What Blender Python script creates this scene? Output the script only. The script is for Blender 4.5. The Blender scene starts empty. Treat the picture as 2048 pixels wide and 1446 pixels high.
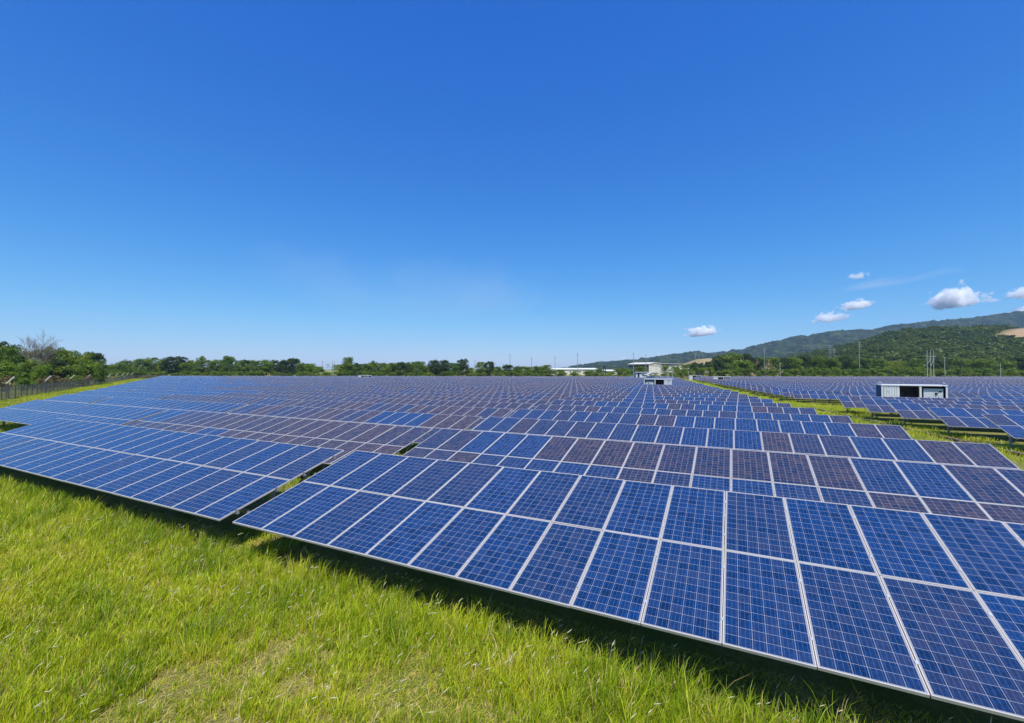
import bpy, math, random
import numpy as np
from mathutils import Matrix, Vector

sc = bpy.context.scene
COL = sc.collection
rng = np.random.default_rng(7)
random.seed(7)
R = math.radians

# ------------------------------------------------------------------ camera
CAM_Z = 4.32
YAW, PITCH, FPX = R(26.397), R(0.9377), 890.25      # FPX: focal length in pixels of a 2048 px wide frame
cam = bpy.data.cameras.new("camera")
cam.sensor_width = 36.0
cam.lens = FPX / 2048 * 36.0
cam.clip_start, cam.clip_end = 0.1, 20000
cob = bpy.data.objects.new("camera", cam)
COL.objects.link(cob)
cob.location = (0, 0, CAM_Z)
cob.rotation_euler = (R(90) + PITCH, 0, YAW)
sc.camera = cob

# ------------------------------------------------------------------ sky, sun, exposure
SUN_EL, SUN_AZ = R(63), R(138)                       # azimuth clockwise from +Y
world = bpy.data.worlds.new("World")
sc.world = world
world.use_nodes = True
wn = world.node_tree.nodes
sky = wn.new("ShaderNodeTexSky")
sky.sky_type = 'NISHITA'
sky.sun_disc = False
sky.sun_elevation = SUN_EL
sky.sun_rotation = SUN_AZ
sky.altitude = 0
sky.air_density = 1.0
sky.dust_density = 0.35
sky.ozone_density = 3.0
bg = wn["Background"]
bg.inputs[1].default_value = 0.105
# colour response of clear humid tropical air: deeper blue overhead, paler towards the horizon
SKYK = 0.105
sep = wn.new("ShaderNodeSeparateColor"); com = wn.new("ShaderNodeCombineColor")
wl = world.node_tree.links
wl.new(sky.outputs[0], sep.inputs[0])
for ch, (gam, k) in enumerate(((1.86, 0.82), (1.05, 0.725), (0.50, 0.84))):
    a = wn.new("ShaderNodeMath"); a.operation = 'MULTIPLY'; a.inputs[1].default_value = SKYK
    b = wn.new("ShaderNodeMath"); b.operation = 'POWER'; b.inputs[1].default_value = gam
    c = wn.new("ShaderNodeMath"); c.operation = 'MULTIPLY'; c.inputs[1].default_value = k / SKYK
    wl.new(sep.outputs[ch], a.inputs[0]); wl.new(a.outputs[0], b.inputs[0]); wl.new(b.outputs[0], c.inputs[0]); wl.new(c.outputs[0], com.inputs[ch])
wl.new(com.outputs[0], bg.inputs[0])
sl = bpy.data.lights.new("sun", 'SUN')
sl.energy = 4.6
sl.angle = R(0.53)
sl.color = (1.0, 0.955, 0.89)
so = bpy.data.objects.new("sun", sl)
COL.objects.link(so)
sdir = Vector((math.sin(SUN_AZ) * math.cos(SUN_EL), math.cos(SUN_AZ) * math.cos(SUN_EL), math.sin(SUN_EL)))
so.rotation_euler = sdir.to_track_quat('Z', 'Y').to_euler()
so.location = sdir * 50
sc.view_settings.view_transform = 'Standard'
sc.view_settings.look = 'None'
sc.view_settings.exposure = 0.4
sc.view_settings.gamma = 1.0
sc.cycles.volume_bounces = 12
sc.cycles.max_bounces = 14
sc.cycles.transparent_max_bounces = 24

FWD = np.array([-math.sin(YAW), math.cos(YAW)])
RGT = np.array([math.cos(YAW), math.sin(YAW)])

def bearing(px, d):
    """ground-plane point at depth d (metres along the view axis) on the bearing of photo column px"""
    p = d * FWD + d * (px - 1024) / FPX * RGT
    return float(p[0]), float(p[1])

def elev(py, d):
    return CAM_Z + d * (737.6 - py) / FPX

def depth_of(x, y): return x * FWD[0] + y * FWD[1]
def lat_of(x, y): return x * RGT[0] + y * RGT[1]

# ------------------------------------------------------------------ terrain
TY = [10.05, 22, 33, 45, 62, 80, 97, 200, 300, 420]
TZ = [-2.475, -2.64, -2.82, -2.94, -3.08, -3.22, -3.40, -4.0, -4.4, -4.6]
TILT = R(15.31)
SLOPE = 1.9385
RUN, RISE = 2 * SLOPE * math.cos(TILT), 2 * SLOPE * math.sin(TILT)
CLEAR = 0.92

def top_z(x, y):
    return np.interp(y, TY, TZ) + 0.0012 * np.clip(x, -300, 0) + CAM_Z

def ground(x, y):
    return top_z(x, y) - RISE - CLEAR

# ------------------------------------------------------------------ object helpers
def tag(o, label=None, cat=None, group=None, kind=None):
    if label: o["label"] = label
    if cat: o["category"] = cat
    if group: o["group"] = group
    if kind: o["kind"] = kind
    return o

def empty(name, loc, rz=0.0):
    o = bpy.data.objects.new(name, None)
    o.empty_display_size = 0.3
    o.location = loc
    o.rotation_euler = (0, 0, rz)
    COL.objects.link(o)
    return o

def link(name, me, parent=None, loc=(0, 0, 0), rot=(0, 0, 0), scale=(1, 1, 1)):
    o = bpy.data.objects.new(name, me)
    o.location, o.rotation_euler, o.scale = loc, rot, scale
    if parent: o.parent = parent
    COL.objects.link(o)
    return o

class MB:
    """collects shapes into one mesh"""
    def __init__(s): s.v, s.f, s.m, s.sm = [], [], [], []
    def add(s, vs, fs, m=0, smooth=False):
        o = len(s.v)
        s.v += [tuple(map(float, v)) for v in vs]
        s.f += [tuple(i + o for i in f) for f in fs]
        s.m += [m] * len(fs)
        s.sm += [smooth] * len(fs)
    def box(s, c, d, m=0, M=None):
        x, y, z = d[0] / 2, d[1] / 2, d[2] / 2
        vs = [Vector((a * x, b * y, e * z)) for a in (-1, 1) for b in (-1, 1) for e in (-1, 1)]
        vs = [(M @ v if M is not None else v) + Vector(c) for v in vs]
        s.add(vs, [(0, 1, 3, 2), (4, 6, 7, 5), (0, 4, 5, 1), (2, 3, 7, 6), (0, 2, 6, 4), (1, 5, 7, 3)], m)
    def bar(s, a, b, w, h=None, m=0):
        a, b = Vector(a), Vector(b)
        d = b - a
        q = d.to_track_quat('Z', 'Y').to_matrix()
        s.box((a + b) / 2, (w, h or w, d.length), m, q)
    def tube(s, a, b, r0, r1, n=6, m=0, cap=True):
        a, b = Vector(a), Vector(b)
        q = (b - a).to_track_quat('Z', 'Y').to_matrix()
        ring = [Vector((math.cos(2 * math.pi * i / n), math.sin(2 * math.pi * i / n), 0)) for i in range(n)]
        vs = [a + q @ (v * r0) for v in ring] + [b + q @ (v * r1) for v in ring]
        fs = [(i, (i + 1) % n, n + (i + 1) % n, n + i) for i in range(n)]
        s.add(vs, fs, m, True)
        if cap:
            s.add(vs, [tuple(range(n - 1, -1, -1)), tuple(range(n, 2 * n))], m)
    def mesh(s, name, mats):
        me = bpy.data.meshes.new(name)
        me.from_pydata(s.v, [], s.f)
        for m in (mats if isinstance(mats, (list, tuple)) else [mats]): me.materials.append(m)
        me.polygons.foreach_set("material_index", s.m)
        me.polygons.foreach_set("use_smooth", s.sm)
        me.update()
        return me

def np_mesh(name, verts, faces_list, mats, smooth=False, attr=None):
    """verts (n,3); faces_list: list of (k,m) int arrays; attr: name -> per-vertex float"""
    me = bpy.data.meshes.new(name)
    me.vertices.add(len(verts))
    me.vertices.foreach_set("co", np.ascontiguousarray(verts, dtype=np.float32).ravel())
    loops = np.concatenate([f.ravel() for f in faces_list])
    tot = np.concatenate([np.full(len(f), f.shape[1]) for f in faces_list])
    start = np.concatenate([[0], np.cumsum(tot)[:-1]])
    me.loops.add(len(loops))
    me.loops.foreach_set("vertex_index", loops.astype(np.int32))
    me.polygons.add(len(tot))
    me.polygons.foreach_set("loop_start", start.astype(np.int32))
    me.polygons.foreach_set("loop_total", tot.astype(np.int32))
    if smooth: me.polygons.foreach_set("use_smooth", np.ones(len(tot), dtype=bool))
    for m in (mats if isinstance(mats, (list, tuple)) else [mats]): me.materials.append(m)
    for k, a in (attr or {}).items():
        at = me.attributes.new(k, 'FLOAT', 'POINT')
        at.data.foreach_set("value", np.ascontiguousarray(a, dtype=np.float32))
    me.update(calc_edges=True)
    me.validate()
    return me

def vnoise(x, y, sc, seed):
    r = np.random.default_rng(seed); G = r.uniform(0, 1, (256, 256))
    X, Y = x / sc + 1000, y / sc + 1000
    i, j = np.floor(X).astype(int), np.floor(Y).astype(int); fx, fy = X - i, Y - j
    fx, fy = fx * fx * (3 - 2 * fx), fy * fy * (3 - 2 * fy)
    i0, j0, i1, j1 = i % 256, j % 256, (i + 1) % 256, (j + 1) % 256
    return (G[i0, j0] * (1 - fx) + G[i1, j0] * fx) * (1 - fy) + (G[i0, j1] * (1 - fx) + G[i1, j1] * fx) * fy

# ------------------------------------------------------------------ materials
class NT:
    def __init__(s, name):
        s.mat = bpy.data.materials.new(name)
        s.mat.use_nodes = True
        s.t = s.mat.node_tree
        s.t.nodes.clear()
        s.out = s.t.nodes.new("ShaderNodeOutputMaterial")
    def n(s, typ, **kw):
        nd = s.t.nodes.new(typ)
        for k, v in kw.items(): setattr(nd, k, v)
        return nd
    def put(s, sock, v):
        if isinstance(v, bpy.types.NodeSocket): s.t.links.new(v, sock)
        elif v is not None:
            if isinstance(v, tuple) and len(v) == 3 and sock.type == 'RGBA': v = v + (1,)
            sock.default_value = v
    def math(s, op, a, b=None, c=None, clamp=False):
        nd = s.n("ShaderNodeMath", operation=op, use_clamp=clamp)
        for i, v in enumerate((a, b, c)):
            if v is not None: s.put(nd.inputs[i], v)
        return nd.outputs[0]
    def mix(s, f, a, b, blend='MIX'):
        nd = s.n("ShaderNodeMix", data_type='RGBA', blend_type=blend)
        s.put(nd.inputs[0], f); s.put(nd.inputs[6], a); s.put(nd.inputs[7], b)
        return nd.outputs[2]
    def ramp(s, f, stops):
        nd = s.n("ShaderNodeValToRGB")
        cr = nd.color_ramp
        while len(cr.elements) < len(stops): cr.elements.new(0.5)
        for e, (p, c) in zip(cr.elements, stops): e.position = p; e.color = tuple(c) + (1,)
        s.put(nd.inputs[0], f)
        return nd.outputs[0]
    def noise(s, vec, scale, detail=4, rough=0.55, out=0):
        nd = s.n("ShaderNodeTexNoise")
        if vec is not None: s.put(nd.inputs['Vector'], vec)
        nd.inputs['Scale'].default_value = scale
        nd.inputs['Detail'].default_value = detail
        nd.inputs['Roughness'].default_value = rough
        return nd.outputs[out]
    def coord(s, which='Object'): return s.n("ShaderNodeTexCoord").outputs[which]
    def geo(s, which='Position'): return s.n("ShaderNodeNewGeometry").outputs[which]
    def attr(s, name, out='Fac'): return s.n("ShaderNodeAttribute", attribute_name=name).outputs[out]
    def bsdf(s, color, rough=0.6, metal=0.0, spec=0.5, normal=None, coat=None):
        b = s.n("ShaderNodeBsdfPrincipled")
        s.put(b.inputs['Base Color'], color); s.put(b.inputs['Roughness'], rough)
        s.put(b.inputs['Metallic'], metal); s.put(b.inputs['Specular IOR Level'], spec)
        if normal is not None: s.put(b.inputs['Normal'], normal)
        return b.outputs[0]
    def bump(s, h, strength=0.5, dist=0.05):
        b = s.n("ShaderNodeBump")
        b.inputs['Strength'].default_value = strength
        b.inputs['Distance'].default_value = dist
        s.put(b.inputs['Height'], h)
        return b.outputs[0]
    def done(s, sh):
        s.t.links.new(sh, s.out.inputs[0])
        return s.mat

def plain(name, col, rough=0.6, metal=0.0, var=0.12, scale=3.0, spec=0.5):
    t = NT(name)
    f = t.noise(t.coord(), scale, 5)
    dark = tuple(c * (1 - var) for c in col); lite = tuple(min(1, c * (1 + var)) for c in col)
    return t.done(t.bsdf(t.ramp(f, [(0.3, dark), (0.7, lite)]), rough, metal, spec))

def make_cells():
    """polycrystalline module face under glass: 6 x 12 cells, white backsheet lines, busbars"""
    t = NT("photovoltaic_cells")
    uv = t.n("ShaderNodeUVMap", uv_map="UVMap").outputs[0]
    sp = t.n("ShaderNodeSeparateXYZ"); t.put(sp.inputs[0], uv)
    # metres on the module face
    cu = t.math('DIVIDE', t.math('SUBTRACT', t.math('MULTIPLY', sp.outputs[0], 1.000), 0.022), 0.1593)
    cv = t.math('DIVIDE', t.math('SUBTRACT', t.math('MULTIPLY', sp.outputs[1], 1.926), 0.022), 0.1568)
    def edge(c, half):
        fr = t.math('FRACT', c)
        d = t.math('MINIMUM', fr, t.math('SUBTRACT', 1.0, fr))
        return t.math('LESS_THAN', d, half)
    line = t.math('MAXIMUM', edge(cu, 0.0100), edge(cv, 0.0100))
    out_u = t.math('MAXIMUM', t.math('LESS_THAN', cu, 0.0), t.math('GREATER_THAN', cu, 6.0))
    out_v = t.math('MAXIMUM', t.math('LESS_THAN', cv, 0.0), t.math('GREATER_THAN', cv, 12.0))
    line = t.math('MAXIMUM', line, t.math('MAXIMUM', out_u, out_v))
    bus_f = t.math('FRACT', t.math('ADD', t.math('MULTIPLY', cu, 3.0), 0.0))
    bus = t.math('LESS_THAN', t.math('ABSOLUTE', t.math('SUBTRACT', bus_f, 0.5)), 0.021)
    oi = t.n("ShaderNodeObjectInfo")
    cb = t.n("ShaderNodeCombineXYZ")
    t.put(cb.inputs[0], t.math('FLOOR', cu)); t.put(cb.inputs[1], t.math('FLOOR', cv))
    t.put(cb.inputs[2], t.math('ADD', t.math('MULTIPLY', oi.outputs['Random'], 91.0), t.math('MULTIPLY', t.attr("tint"), 37.0)))
    wnz = t.n("ShaderNodeTexWhiteNoise"); t.put(wnz.inputs[0], cb.outputs[0])
    vor = t.n("ShaderNodeTexVoronoi"); t.put(vor.inputs['Vector'], t.coord('Object')); vor.inputs['Scale'].default_value = 42
    grain = t.n("ShaderNodeSeparateColor"); t.put(grain.inputs[0], vor.outputs['Color'])
    tint = t.math('ADD', t.attr("tint"), t.math('MULTIPLY', t.math('SUBTRACT', wnz.outputs[0], 0.5), 0.46), clamp=True)
    base = t.ramp(tint, [(0.0, (0.003, 0.034, 0.130)), (0.35, (0.007, 0.026, 0.088)), (0.65, (0.018, 0.021, 0.058)), (1.0, (0.038, 0.028, 0.047))])
    val = t.math('ADD', 0.39, t.math('ADD', t.math('MULTIPLY', wnz.outputs[0], 0.55), t.math('MULTIPLY', grain.outputs[0], 0.50)))
    hsv = t.n("ShaderNodeHueSaturation"); t.put(hsv.inputs['Color'], base); t.put(hsv.inputs['Value'], val)
    hsv.inputs['Hue'].default_value = 0.5
    c = t.mix(t.math('MULTIPLY', bus, 0.5), hsv.outputs[0], (0.20, 0.24, 0.30))
    c = t.mix(line, c, t.mix(t.math('MAXIMUM', out_u, out_v), (0.40, 0.41, 0.43), (0.24, 0.25, 0.27)))
    # thin dust film on the glass
    dust = t.noise(t.coord('Object'), 2.2, 5, 0.6)
    c = t.mix(t.math('MULTIPLY', dust, t.math('ADD', 0.015, t.math('MULTIPLY', tint, 0.10))), c, (0.36, 0.31, 0.27))
    rough = t.math('ADD', 0.10, t.math('ADD', t.math('MULTIPLY', dust, 0.10), t.math('MULTIPLY', tint, 0.12)))
    return t.done(t.bsdf(c, rough, 0.0, t.math('SUBTRACT', 0.32, t.math('MULTIPLY', tint, 0.26))))

M_CELLS = make_cells()
M_FRAME = plain("anodised_aluminium", (0.54, 0.49, 0.445), 0.5, 0.15, 0.08, 6)
M_BACK = plain("white_backsheet", (0.6, 0.6, 0.6), 0.6)
M_STEEL = plain("galvanised_steel", (0.34, 0.35, 0.36), 0.5, 0.6, 0.2, 8)
M_CLAMP = plain("clamp_aluminium", (0.62, 0.62, 0.62), 0.4, 0.5)
M_WHITE = plain("weathered_white_paint", (0.68, 0.68, 0.67), 0.5, 0, 0.07, 1.2)
M_OFFWHITE = plain("cream_cladding", (0.60, 0.56, 0.49), 0.6, 0, 0.05, 0.2)
M_SHADE_OPENINGS = plain("wall_shade_and_openings", (0.16, 0.165, 0.17), 0.6, 0, 0.06, 0.2)  # grey for the warehouse side's painted-in shade, and for louvres and windows
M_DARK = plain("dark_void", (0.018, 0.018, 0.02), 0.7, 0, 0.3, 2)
M_BLACK = plain("black_plastic", (0.02, 0.02, 0.022), 0.4)
M_CAB = plain("cabinet_grey", (0.55, 0.57, 0.59), 0.45, 0, 0.05, 1)
M_BLUE = plain("container_blue", (0.03, 0.07, 0.22), 0.5, 0, 0.15, 1.5)
M_CONC = plain("concrete", (0.36, 0.34, 0.31), 0.85, 0, 0.25, 1.5)
M_DARKCONC = plain("stained_concrete", (0.085, 0.062, 0.042), 0.9, 0, 0.5, 2.5)
M_POLE = plain("grey_pole_steel", (0.30, 0.30, 0.30), 0.6, 0.2, 0.15, 1)
M_LITEPOLE = plain("pale_concrete_pole", (0.50, 0.48, 0.45), 0.8, 0, 0.15, 1)
M_BARK = plain("bark", (0.13, 0.10, 0.075), 0.9, 0, 0.35, 6)
M_DRYBARK = plain("bare_grey_bark", (0.17, 0.14, 0.12), 0.9, 0, 0.3, 6)
M_RUST = plain("dark_tank", (0.03, 0.028, 0.03), 0.6)

def leaf_mat(name, cols, trans=0.35):
    t = NT(name)
    oi = t.n("ShaderNodeObjectInfo")
    sh = t.attr("shade")
    f = t.math('ADD', t.math('MULTIPLY', sh, 0.6), t.math('MULTIPLY', oi.outputs['Random'], 0.4))
    col = t.ramp(f, [(i / (len(cols) - 1), c) for i, c in enumerate(cols)])
    d = t.bsdf(col, 0.55, 0, 0.25)
    tr = t.n("ShaderNodeBsdfTranslucent"); t.put(tr.inputs[0], t.mix(0.5, col, (0.20, 0.26, 0.02)))
    mx = t.n("ShaderNodeMixShader"); mx.inputs[0].default_value = trans
    t.t.links.new(d, mx.inputs[1]); t.t.links.new(tr.outputs[0], mx.inputs[2])
    return t.done(mx.outputs[0])

M_LEAF = leaf_mat("broadleaf_foliage", [(0.038, 0.085, 0.010), (0.08, 0.15, 0.014), (0.15, 0.22, 0.018), (0.23, 0.26, 0.028)])
M_LEAFDARK = leaf_mat("dark_foliage", [(0.015, 0.035, 0.010), (0.028, 0.056, 0.012), (0.055, 0.09, 0.016)], 0.22)
M_LEAFLITE = leaf_mat("bright_foliage", [(0.07, 0.14, 0.012), (0.13, 0.22, 0.015), (0.21, 0.29, 0.02)])
M_LEAFDRY = leaf_mat("dry_brush", [(0.11, 0.07, 0.04), (0.16, 0.11, 0.06), (0.10, 0.11, 0.03)], 0.2)
M_HILLLEAF = leaf_mat("hillside_foliage", [(0.018, 0.045, 0.010), (0.045, 0.085, 0.012), (0.08, 0.12, 0.017), (0.13, 0.16, 0.028)], 0.25)

def grass_blade_mat():
    t = NT("grass_blades")
    g = t.attr("shade"); h = t.attr("height")
    col = t.ramp(g, [(0.0, (0.11, 0.23, 0.006)), (0.35, (0.35, 0.47, 0.007)), (0.65, (0.60, 0.65, 0.016)), (0.80, (0.70, 0.60, 0.09)), (1.0, (0.70, 0.52, 0.26))])
    col = t.mix(t.math('MULTIPLY', t.math('SUBTRACT', 1.0, h), 0.35), col, (0.32, 0.30, 0.07))
    d = t.bsdf(col, 0.45, 0, 0.3)
    tr = t.n("ShaderNodeBsdfTranslucent"); t.put(tr.inputs[0], col)
    mx = t.n("ShaderNodeMixShader"); mx.inputs[0].default_value = 0.42
    t.t.links.new(d, mx.inputs[1]); t.t.links.new(tr.outputs[0], mx.inputs[2])
    return t.done(mx.outputs[0])
M_GRASS = grass_blade_mat()
M_PLUME = plain("pale_seed_plume", (0.50, 0.46, 0.30), 0.8, 0, 0.1)

def ground_mat():
    t = NT("grassy_ground")
    p = t.geo()
    big = t.noise(p, 0.09, 5, 0.6); mid = t.noise(p, 0.8, 6, 0.65); fine = t.noise(p, 14, 4, 0.7)
    green = t.ramp(mid, [(0.3, (0.09, 0.13, 0.014)), (0.52, (0.16, 0.19, 0.024)), (0.72, (0.25, 0.24, 0.045))])
    straw = t.ramp(fine, [(0.3, (0.20, 0.14, 0.07)), (0.7, (0.44, 0.33, 0.18))])
    f = t.ramp(t.math('ADD', t.math('MULTIPLY', big, 0.5), t.math('MULTIPLY', mid, 0.5)), [(0.47, (0, 0, 0)), (0.60, (1, 1, 1))])
    sp = t.n("ShaderNodeSeparateColor"); t.put(sp.inputs[0], f)
    col = t.mix(t.math('MULTIPLY', sp.outputs[0], 0.8), green, straw)
    col = t.mix(0.35, col, t.mix(fine, (0.08, 0.09, 0.016), (0.34, 0.34, 0.07)))
    return t.done(t.bsdf(col, 0.95, 0, 0.1, t.bump(t.math('ADD', fine, mid), 0.9, 0.12)))
M_GROUND = ground_mat()

def hill_mat(name, patch, stops, fieldcol):
    t = NT(name)
    p = t.geo()
    a = t.noise(p, 1 / 45.0, 7, 0.75); b = t.noise(p, 1 / 190.0, 5, 0.65)
    c = t.ramp(a, stops)
    f = t.ramp(b, [(patch, (0, 0, 0)), (patch + 0.08, (1, 1, 1))])
    sp = t.n("ShaderNodeSeparateColor"); t.put(sp.inputs[0], f)
    c = t.mix(t.math('MULTIPLY', sp.outputs[0], 0.65), c, fieldcol)
    return t.done(t.bsdf(c, 0.95, 0, 0.05))
M_FARHILL = hill_mat("far_wooded_hill", 0.60, [(0.42, (0.003, 0.009, 0.006)), (0.51, (0.014, 0.027, 0.011)), (0.61, (0.055, 0.070, 0.022))], (0.075, 0.09, 0.03))

def near_hill_mat():
    t = NT("near_hill_ground")
    p = t.geo()
    a = t.noise(p, 1 / 9.0, 6, 0.65)
    c = t.ramp(a, [(0.35, (0.03, 0.05, 0.012)), (0.6, (0.07, 0.09, 0.02)), (0.75, (0.14, 0.14, 0.04))])
    soil = t.ramp(t.noise(p, 1 / 5.0, 5), [(0.3, (0.26, 0.17, 0.09)), (0.7, (0.40, 0.28, 0.16))])
    return t.done(t.bsdf(t.mix(t.attr("bare"), c, soil), 0.95, 0, 0.05))
M_NEARHILL = near_hill_mat()

# ------------------------------------------------------------------ ground sheet
def build_ground():
    rad = np.concatenate([np.linspace(0, 40, 21)[1:], np.geomspace(43, 6000, 60)])
    ns = 144
    ang = np.linspace(0, 2 * np.pi, ns, endpoint=False)
    xs = np.concatenate([[0], (rad[:, None] * np.cos(ang)).ravel()])
    ys = np.concatenate([[0], (rad[:, None] * np.sin(ang)).ravel()])
    zs = ground(xs, ys)
    V = np.stack([xs, ys, zs], 1)
    tri = np.array([(0, 1 + i, 1 + (i + 1) % ns) for i in range(ns)])
    q = []
    for k in range(len(rad) - 1):
        a = 1 + k * ns
        i = np.arange(ns); j = (i + 1) % ns
        q.append(np.stack([a + i, a + ns + i, a + ns + j, a + j], 1))
    me = np_mesh("ground", V, [tri, np.concatenate(q)], M_GROUND, smooth=True)
    tag(link("ground", me), kind='structure')
build_ground()

# ------------------------------------------------------------------ solar tables
MW, ML, TH = 1.012, SLOPE, 0.040          # module pitch across, up the slope, thickness
PW, PL = 1.000, 1.926                      # module size
LIP = 0.011
NMOD = 20
GAP = 0.50
TW = NMOD * MW

def module_arrays(x0, s0, tint, V, F, MI, UV, TI, glass=True, frame=True):
    """one module in table space: x across, s up the slope (y), z normal"""
    x1, s1 = x0 + PW, s0 + PL
    def addv(vs):
        o = len(V); V.extend(vs); TI.extend([tint] * len(vs)); return o
    if glass:
        o = addv([(x0 + .006, s0 + .006, -0.002), (x1 - .006, s0 + .006, -0.002), (x1 - .006, s1 - .006, -0.002), (x0 + .006, s1 - .006, -0.002)])
        F.append((o, o + 1, o + 2, o + 3)); MI.append(0); UV.extend([(0, 0), (1, 0), (1, 1), (0, 1)])
        o = addv([(x0 + .01, s0 + .01, -0.03), (x1 - .01, s0 + .01, -0.03), (x1 - .01, s1 - .01, -0.03), (x0 + .01, s1 - .01, -0.03)])
        F.append((o + 3, o + 2, o + 1, o)); MI.append(2); UV.extend([(0, 0)] * 4)
    if frame:
        out = [(x0, s0), (x1, s0), (x1, s1), (x0, s1)]
        inn = [(x0 + LIP, s0 + LIP), (x1 - LIP, s0 + LIP), (x1 - LIP, s1 - LIP), (x0 + LIP, s1 - LIP)]
        o = addv([(a, b, 0.0) for a, b in out] + [(a, b, 0.0) for a, b in inn] + [(a, b, -TH) for a, b in out] + [(a, b, -0.004) for a, b in inn])
        for i in range(4):
            j = (i + 1) % 4
            F.append((o + i, o + j, o + 4 + j, o + 4 + i)); MI.append(1); UV.extend([(0, 0)] * 4)
            F.append((o + 8 + i, o + 8 + j, o + j, o + i)); MI.append(1); UV.extend([(0, 0)] * 4)
            F.append((o + 4 + i, o + 4 + j, o + 12 + j, o + 12 + i)); MI.append(1); UV.extend([(0, 0)] * 4)

def arrays_to_mesh(name, V, F, MI, UV, TI):
    me = bpy.data.meshes.new(name)
    me.from_pydata(V, [], F)
    for m in (M_CELLS, M_FRAME, M_BACK, M_STEEL): me.materials.append(m)
    me.polygons.foreach_set("material_index", MI)
    ul = me.uv_layers.new(name="UVMap")
    ul.data.foreach_set("uv", np.array(UV, dtype=np.float32).ravel())
    at = me.attributes.new("tint", 'FLOAT', 'POINT')
    at.data.foreach_set("value", np.array(TI, dtype=np.float32))
    me.update()
    return me

PALETTE = {  # share of blue / navy / mauve modules, and how far the mauve goes
    'blue': (1.0, 0.0, .7), 'bluish': (.80, .16, .8), 'navy': (.38, .50, .76), 'navy blue': (.55, .38, .8), 'mauve': (.04, .16, 1.0), 'lilac': (.10, .30, 1.0)}
def rnd_tint(p):
    b, n, top = PALETTE[p]
    u = random.random()
    if u < b: return random.uniform(0.0, 0.30)
    if u < b + n: return random.uniform(0.40, 0.66)
    return random.uniform(0.66, top)

def tint_grid(p, n):
    """modules come off the pallet in runs of the same batch"""
    out = {}
    for j in (0, 1):
        i = 0
        while i < n:
            t = rnd_tint(p); run = random.choice((1, 1, 2, 2, 3, 4))
            for q in range(i, min(n, i + run)): out[q, j] = min(1.0, max(0.0, t + random.uniform(-.07, .07)))
            i += run
    return out

TINTS = [i / 11 for i in range(12)]
def mod_mesh(name, tint, glass, frame):
    a = ([], [], [], [], [])
    module_arrays(0, 0, tint, *a, glass=glass, frame=frame)
    return arrays_to_mesh(name, *a)
PANEL_FULL = [mod_mesh("solar_panel", t, True, True) for t in TINTS]
PANEL_GLASS = [mod_mesh("solar_panel", t, True, False) for t in TINTS]
PANEL_FRAME = mod_mesh("panel_frame", 0, False, True)

# support steel in table space (x across, slope along y with tilt, z up); root sits on the ground under the low edge
CT, ST = math.cos(TILT), math.sin(TILT)
def slope_pt(x, s, n=0.0): return (x, s * CT - n * ST, CLEAR + s * ST + n * CT)

def post_xs(n):
    w = n * MW
    k = max(2, round(w / 4.0) + 1)
    return [0.55 + i * (w - 1.12) / (k - 1) for i in range(k)]

def rail_mb(s, n):
    mb = MB(); a = slope_pt(-0.09, s, -TH - 0.03); b = slope_pt(n * MW + 0.07, s, -TH - 0.03)
    mb.bar(a, b, 0.05, 0.05)
    for i in range(1, n): mb.box(slope_pt(i * MW, s, 0.004), (0.036, 0.055, 0.014), 1, Matrix.Rotation(TILT, 3, 'X'))
    mb.box(slope_pt(-0.03, s, -0.012), (0.03, 0.05, 0.05)); mb.box(slope_pt(n * MW + 0.008, s, -0.012), (0.03, 0.05, 0.05))
    return mb
def post_mb():
    mb = MB(); top = slope_pt(0, 1.75, -0.20); mb.box((0, top[1], top[2] / 2 - 0.2), (0.10, 0.14, top[2] + 0.4)); return mb
def rafter_mb():
    mb = MB(); mb.bar(slope_pt(0, 0.25, -0.145), slope_pt(0, 3.55, -0.145), 0.07, 0.11); return mb
def brace_mb():
    mb = MB(); top = slope_pt(0, 1.75, -0.2); mb.bar((0.09, top[1], 0.45), slope_pt(0.09, 3.1, -0.19), 0.05); mb.bar((0.09, top[1], 0.45), slope_pt(0.09, 0.7, -0.19), 0.05); return mb
RAIL_S = [0.42, 1.50, SLOPE + 0.42, SLOPE + 1.50]
RAIL_ME = {n: [rail_mb(s, n).mesh("rail", [M_STEEL, M_CLAMP]) for s in RAIL_S] for n in (20,)}
POST_ME, RAFTER_ME, BRACE_ME = post_mb().mesh("post", M_STEEL), rafter_mb().mesh("rafter", M_STEEL), brace_mb().mesh("brace", M_STEEL)

def near_table(loc, n, p_blue, sub, tint_fn=None):
    """a table with every module, rail and post its own part"""
    root = empty("solar_table", loc)
    tg = tint_grid(p_blue, n)
    for j in (0, 1):
        for i in range(n):
            t = tint_fn(i, j) if tint_fn else tg[i, j]
            k = min(11, int(t * 11.999))
            jx, jz = random.uniform(-.002, .002), random.uniform(-.0025, .0025)
            p = link("solar_panel", (PANEL_GLASS if sub else PANEL_FULL)[k], root,
                     slope_pt(i * MW + 0.006 + jx, j * ML + 0.006, jz), (TILT + random.uniform(-.003, .003), random.uniform(-.003, .003), random.uniform(-.001, .001)))
            if sub: link("panel_frame", PANEL_FRAME, p)
    for k, s in enumerate(RAIL_S):
        link("rail", RAIL_ME[n][k] if n in RAIL_ME else rail_mb(s, n).mesh("rail", [M_STEEL, M_CLAMP]), root)
    for x in post_xs(n):
        link("post", POST_ME, root, (x, 0, 0)); link("rafter", RAFTER_ME, root, (x, 0, 0)); link("brace", BRACE_ME, root, (x, 0, 0))
    return root

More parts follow.
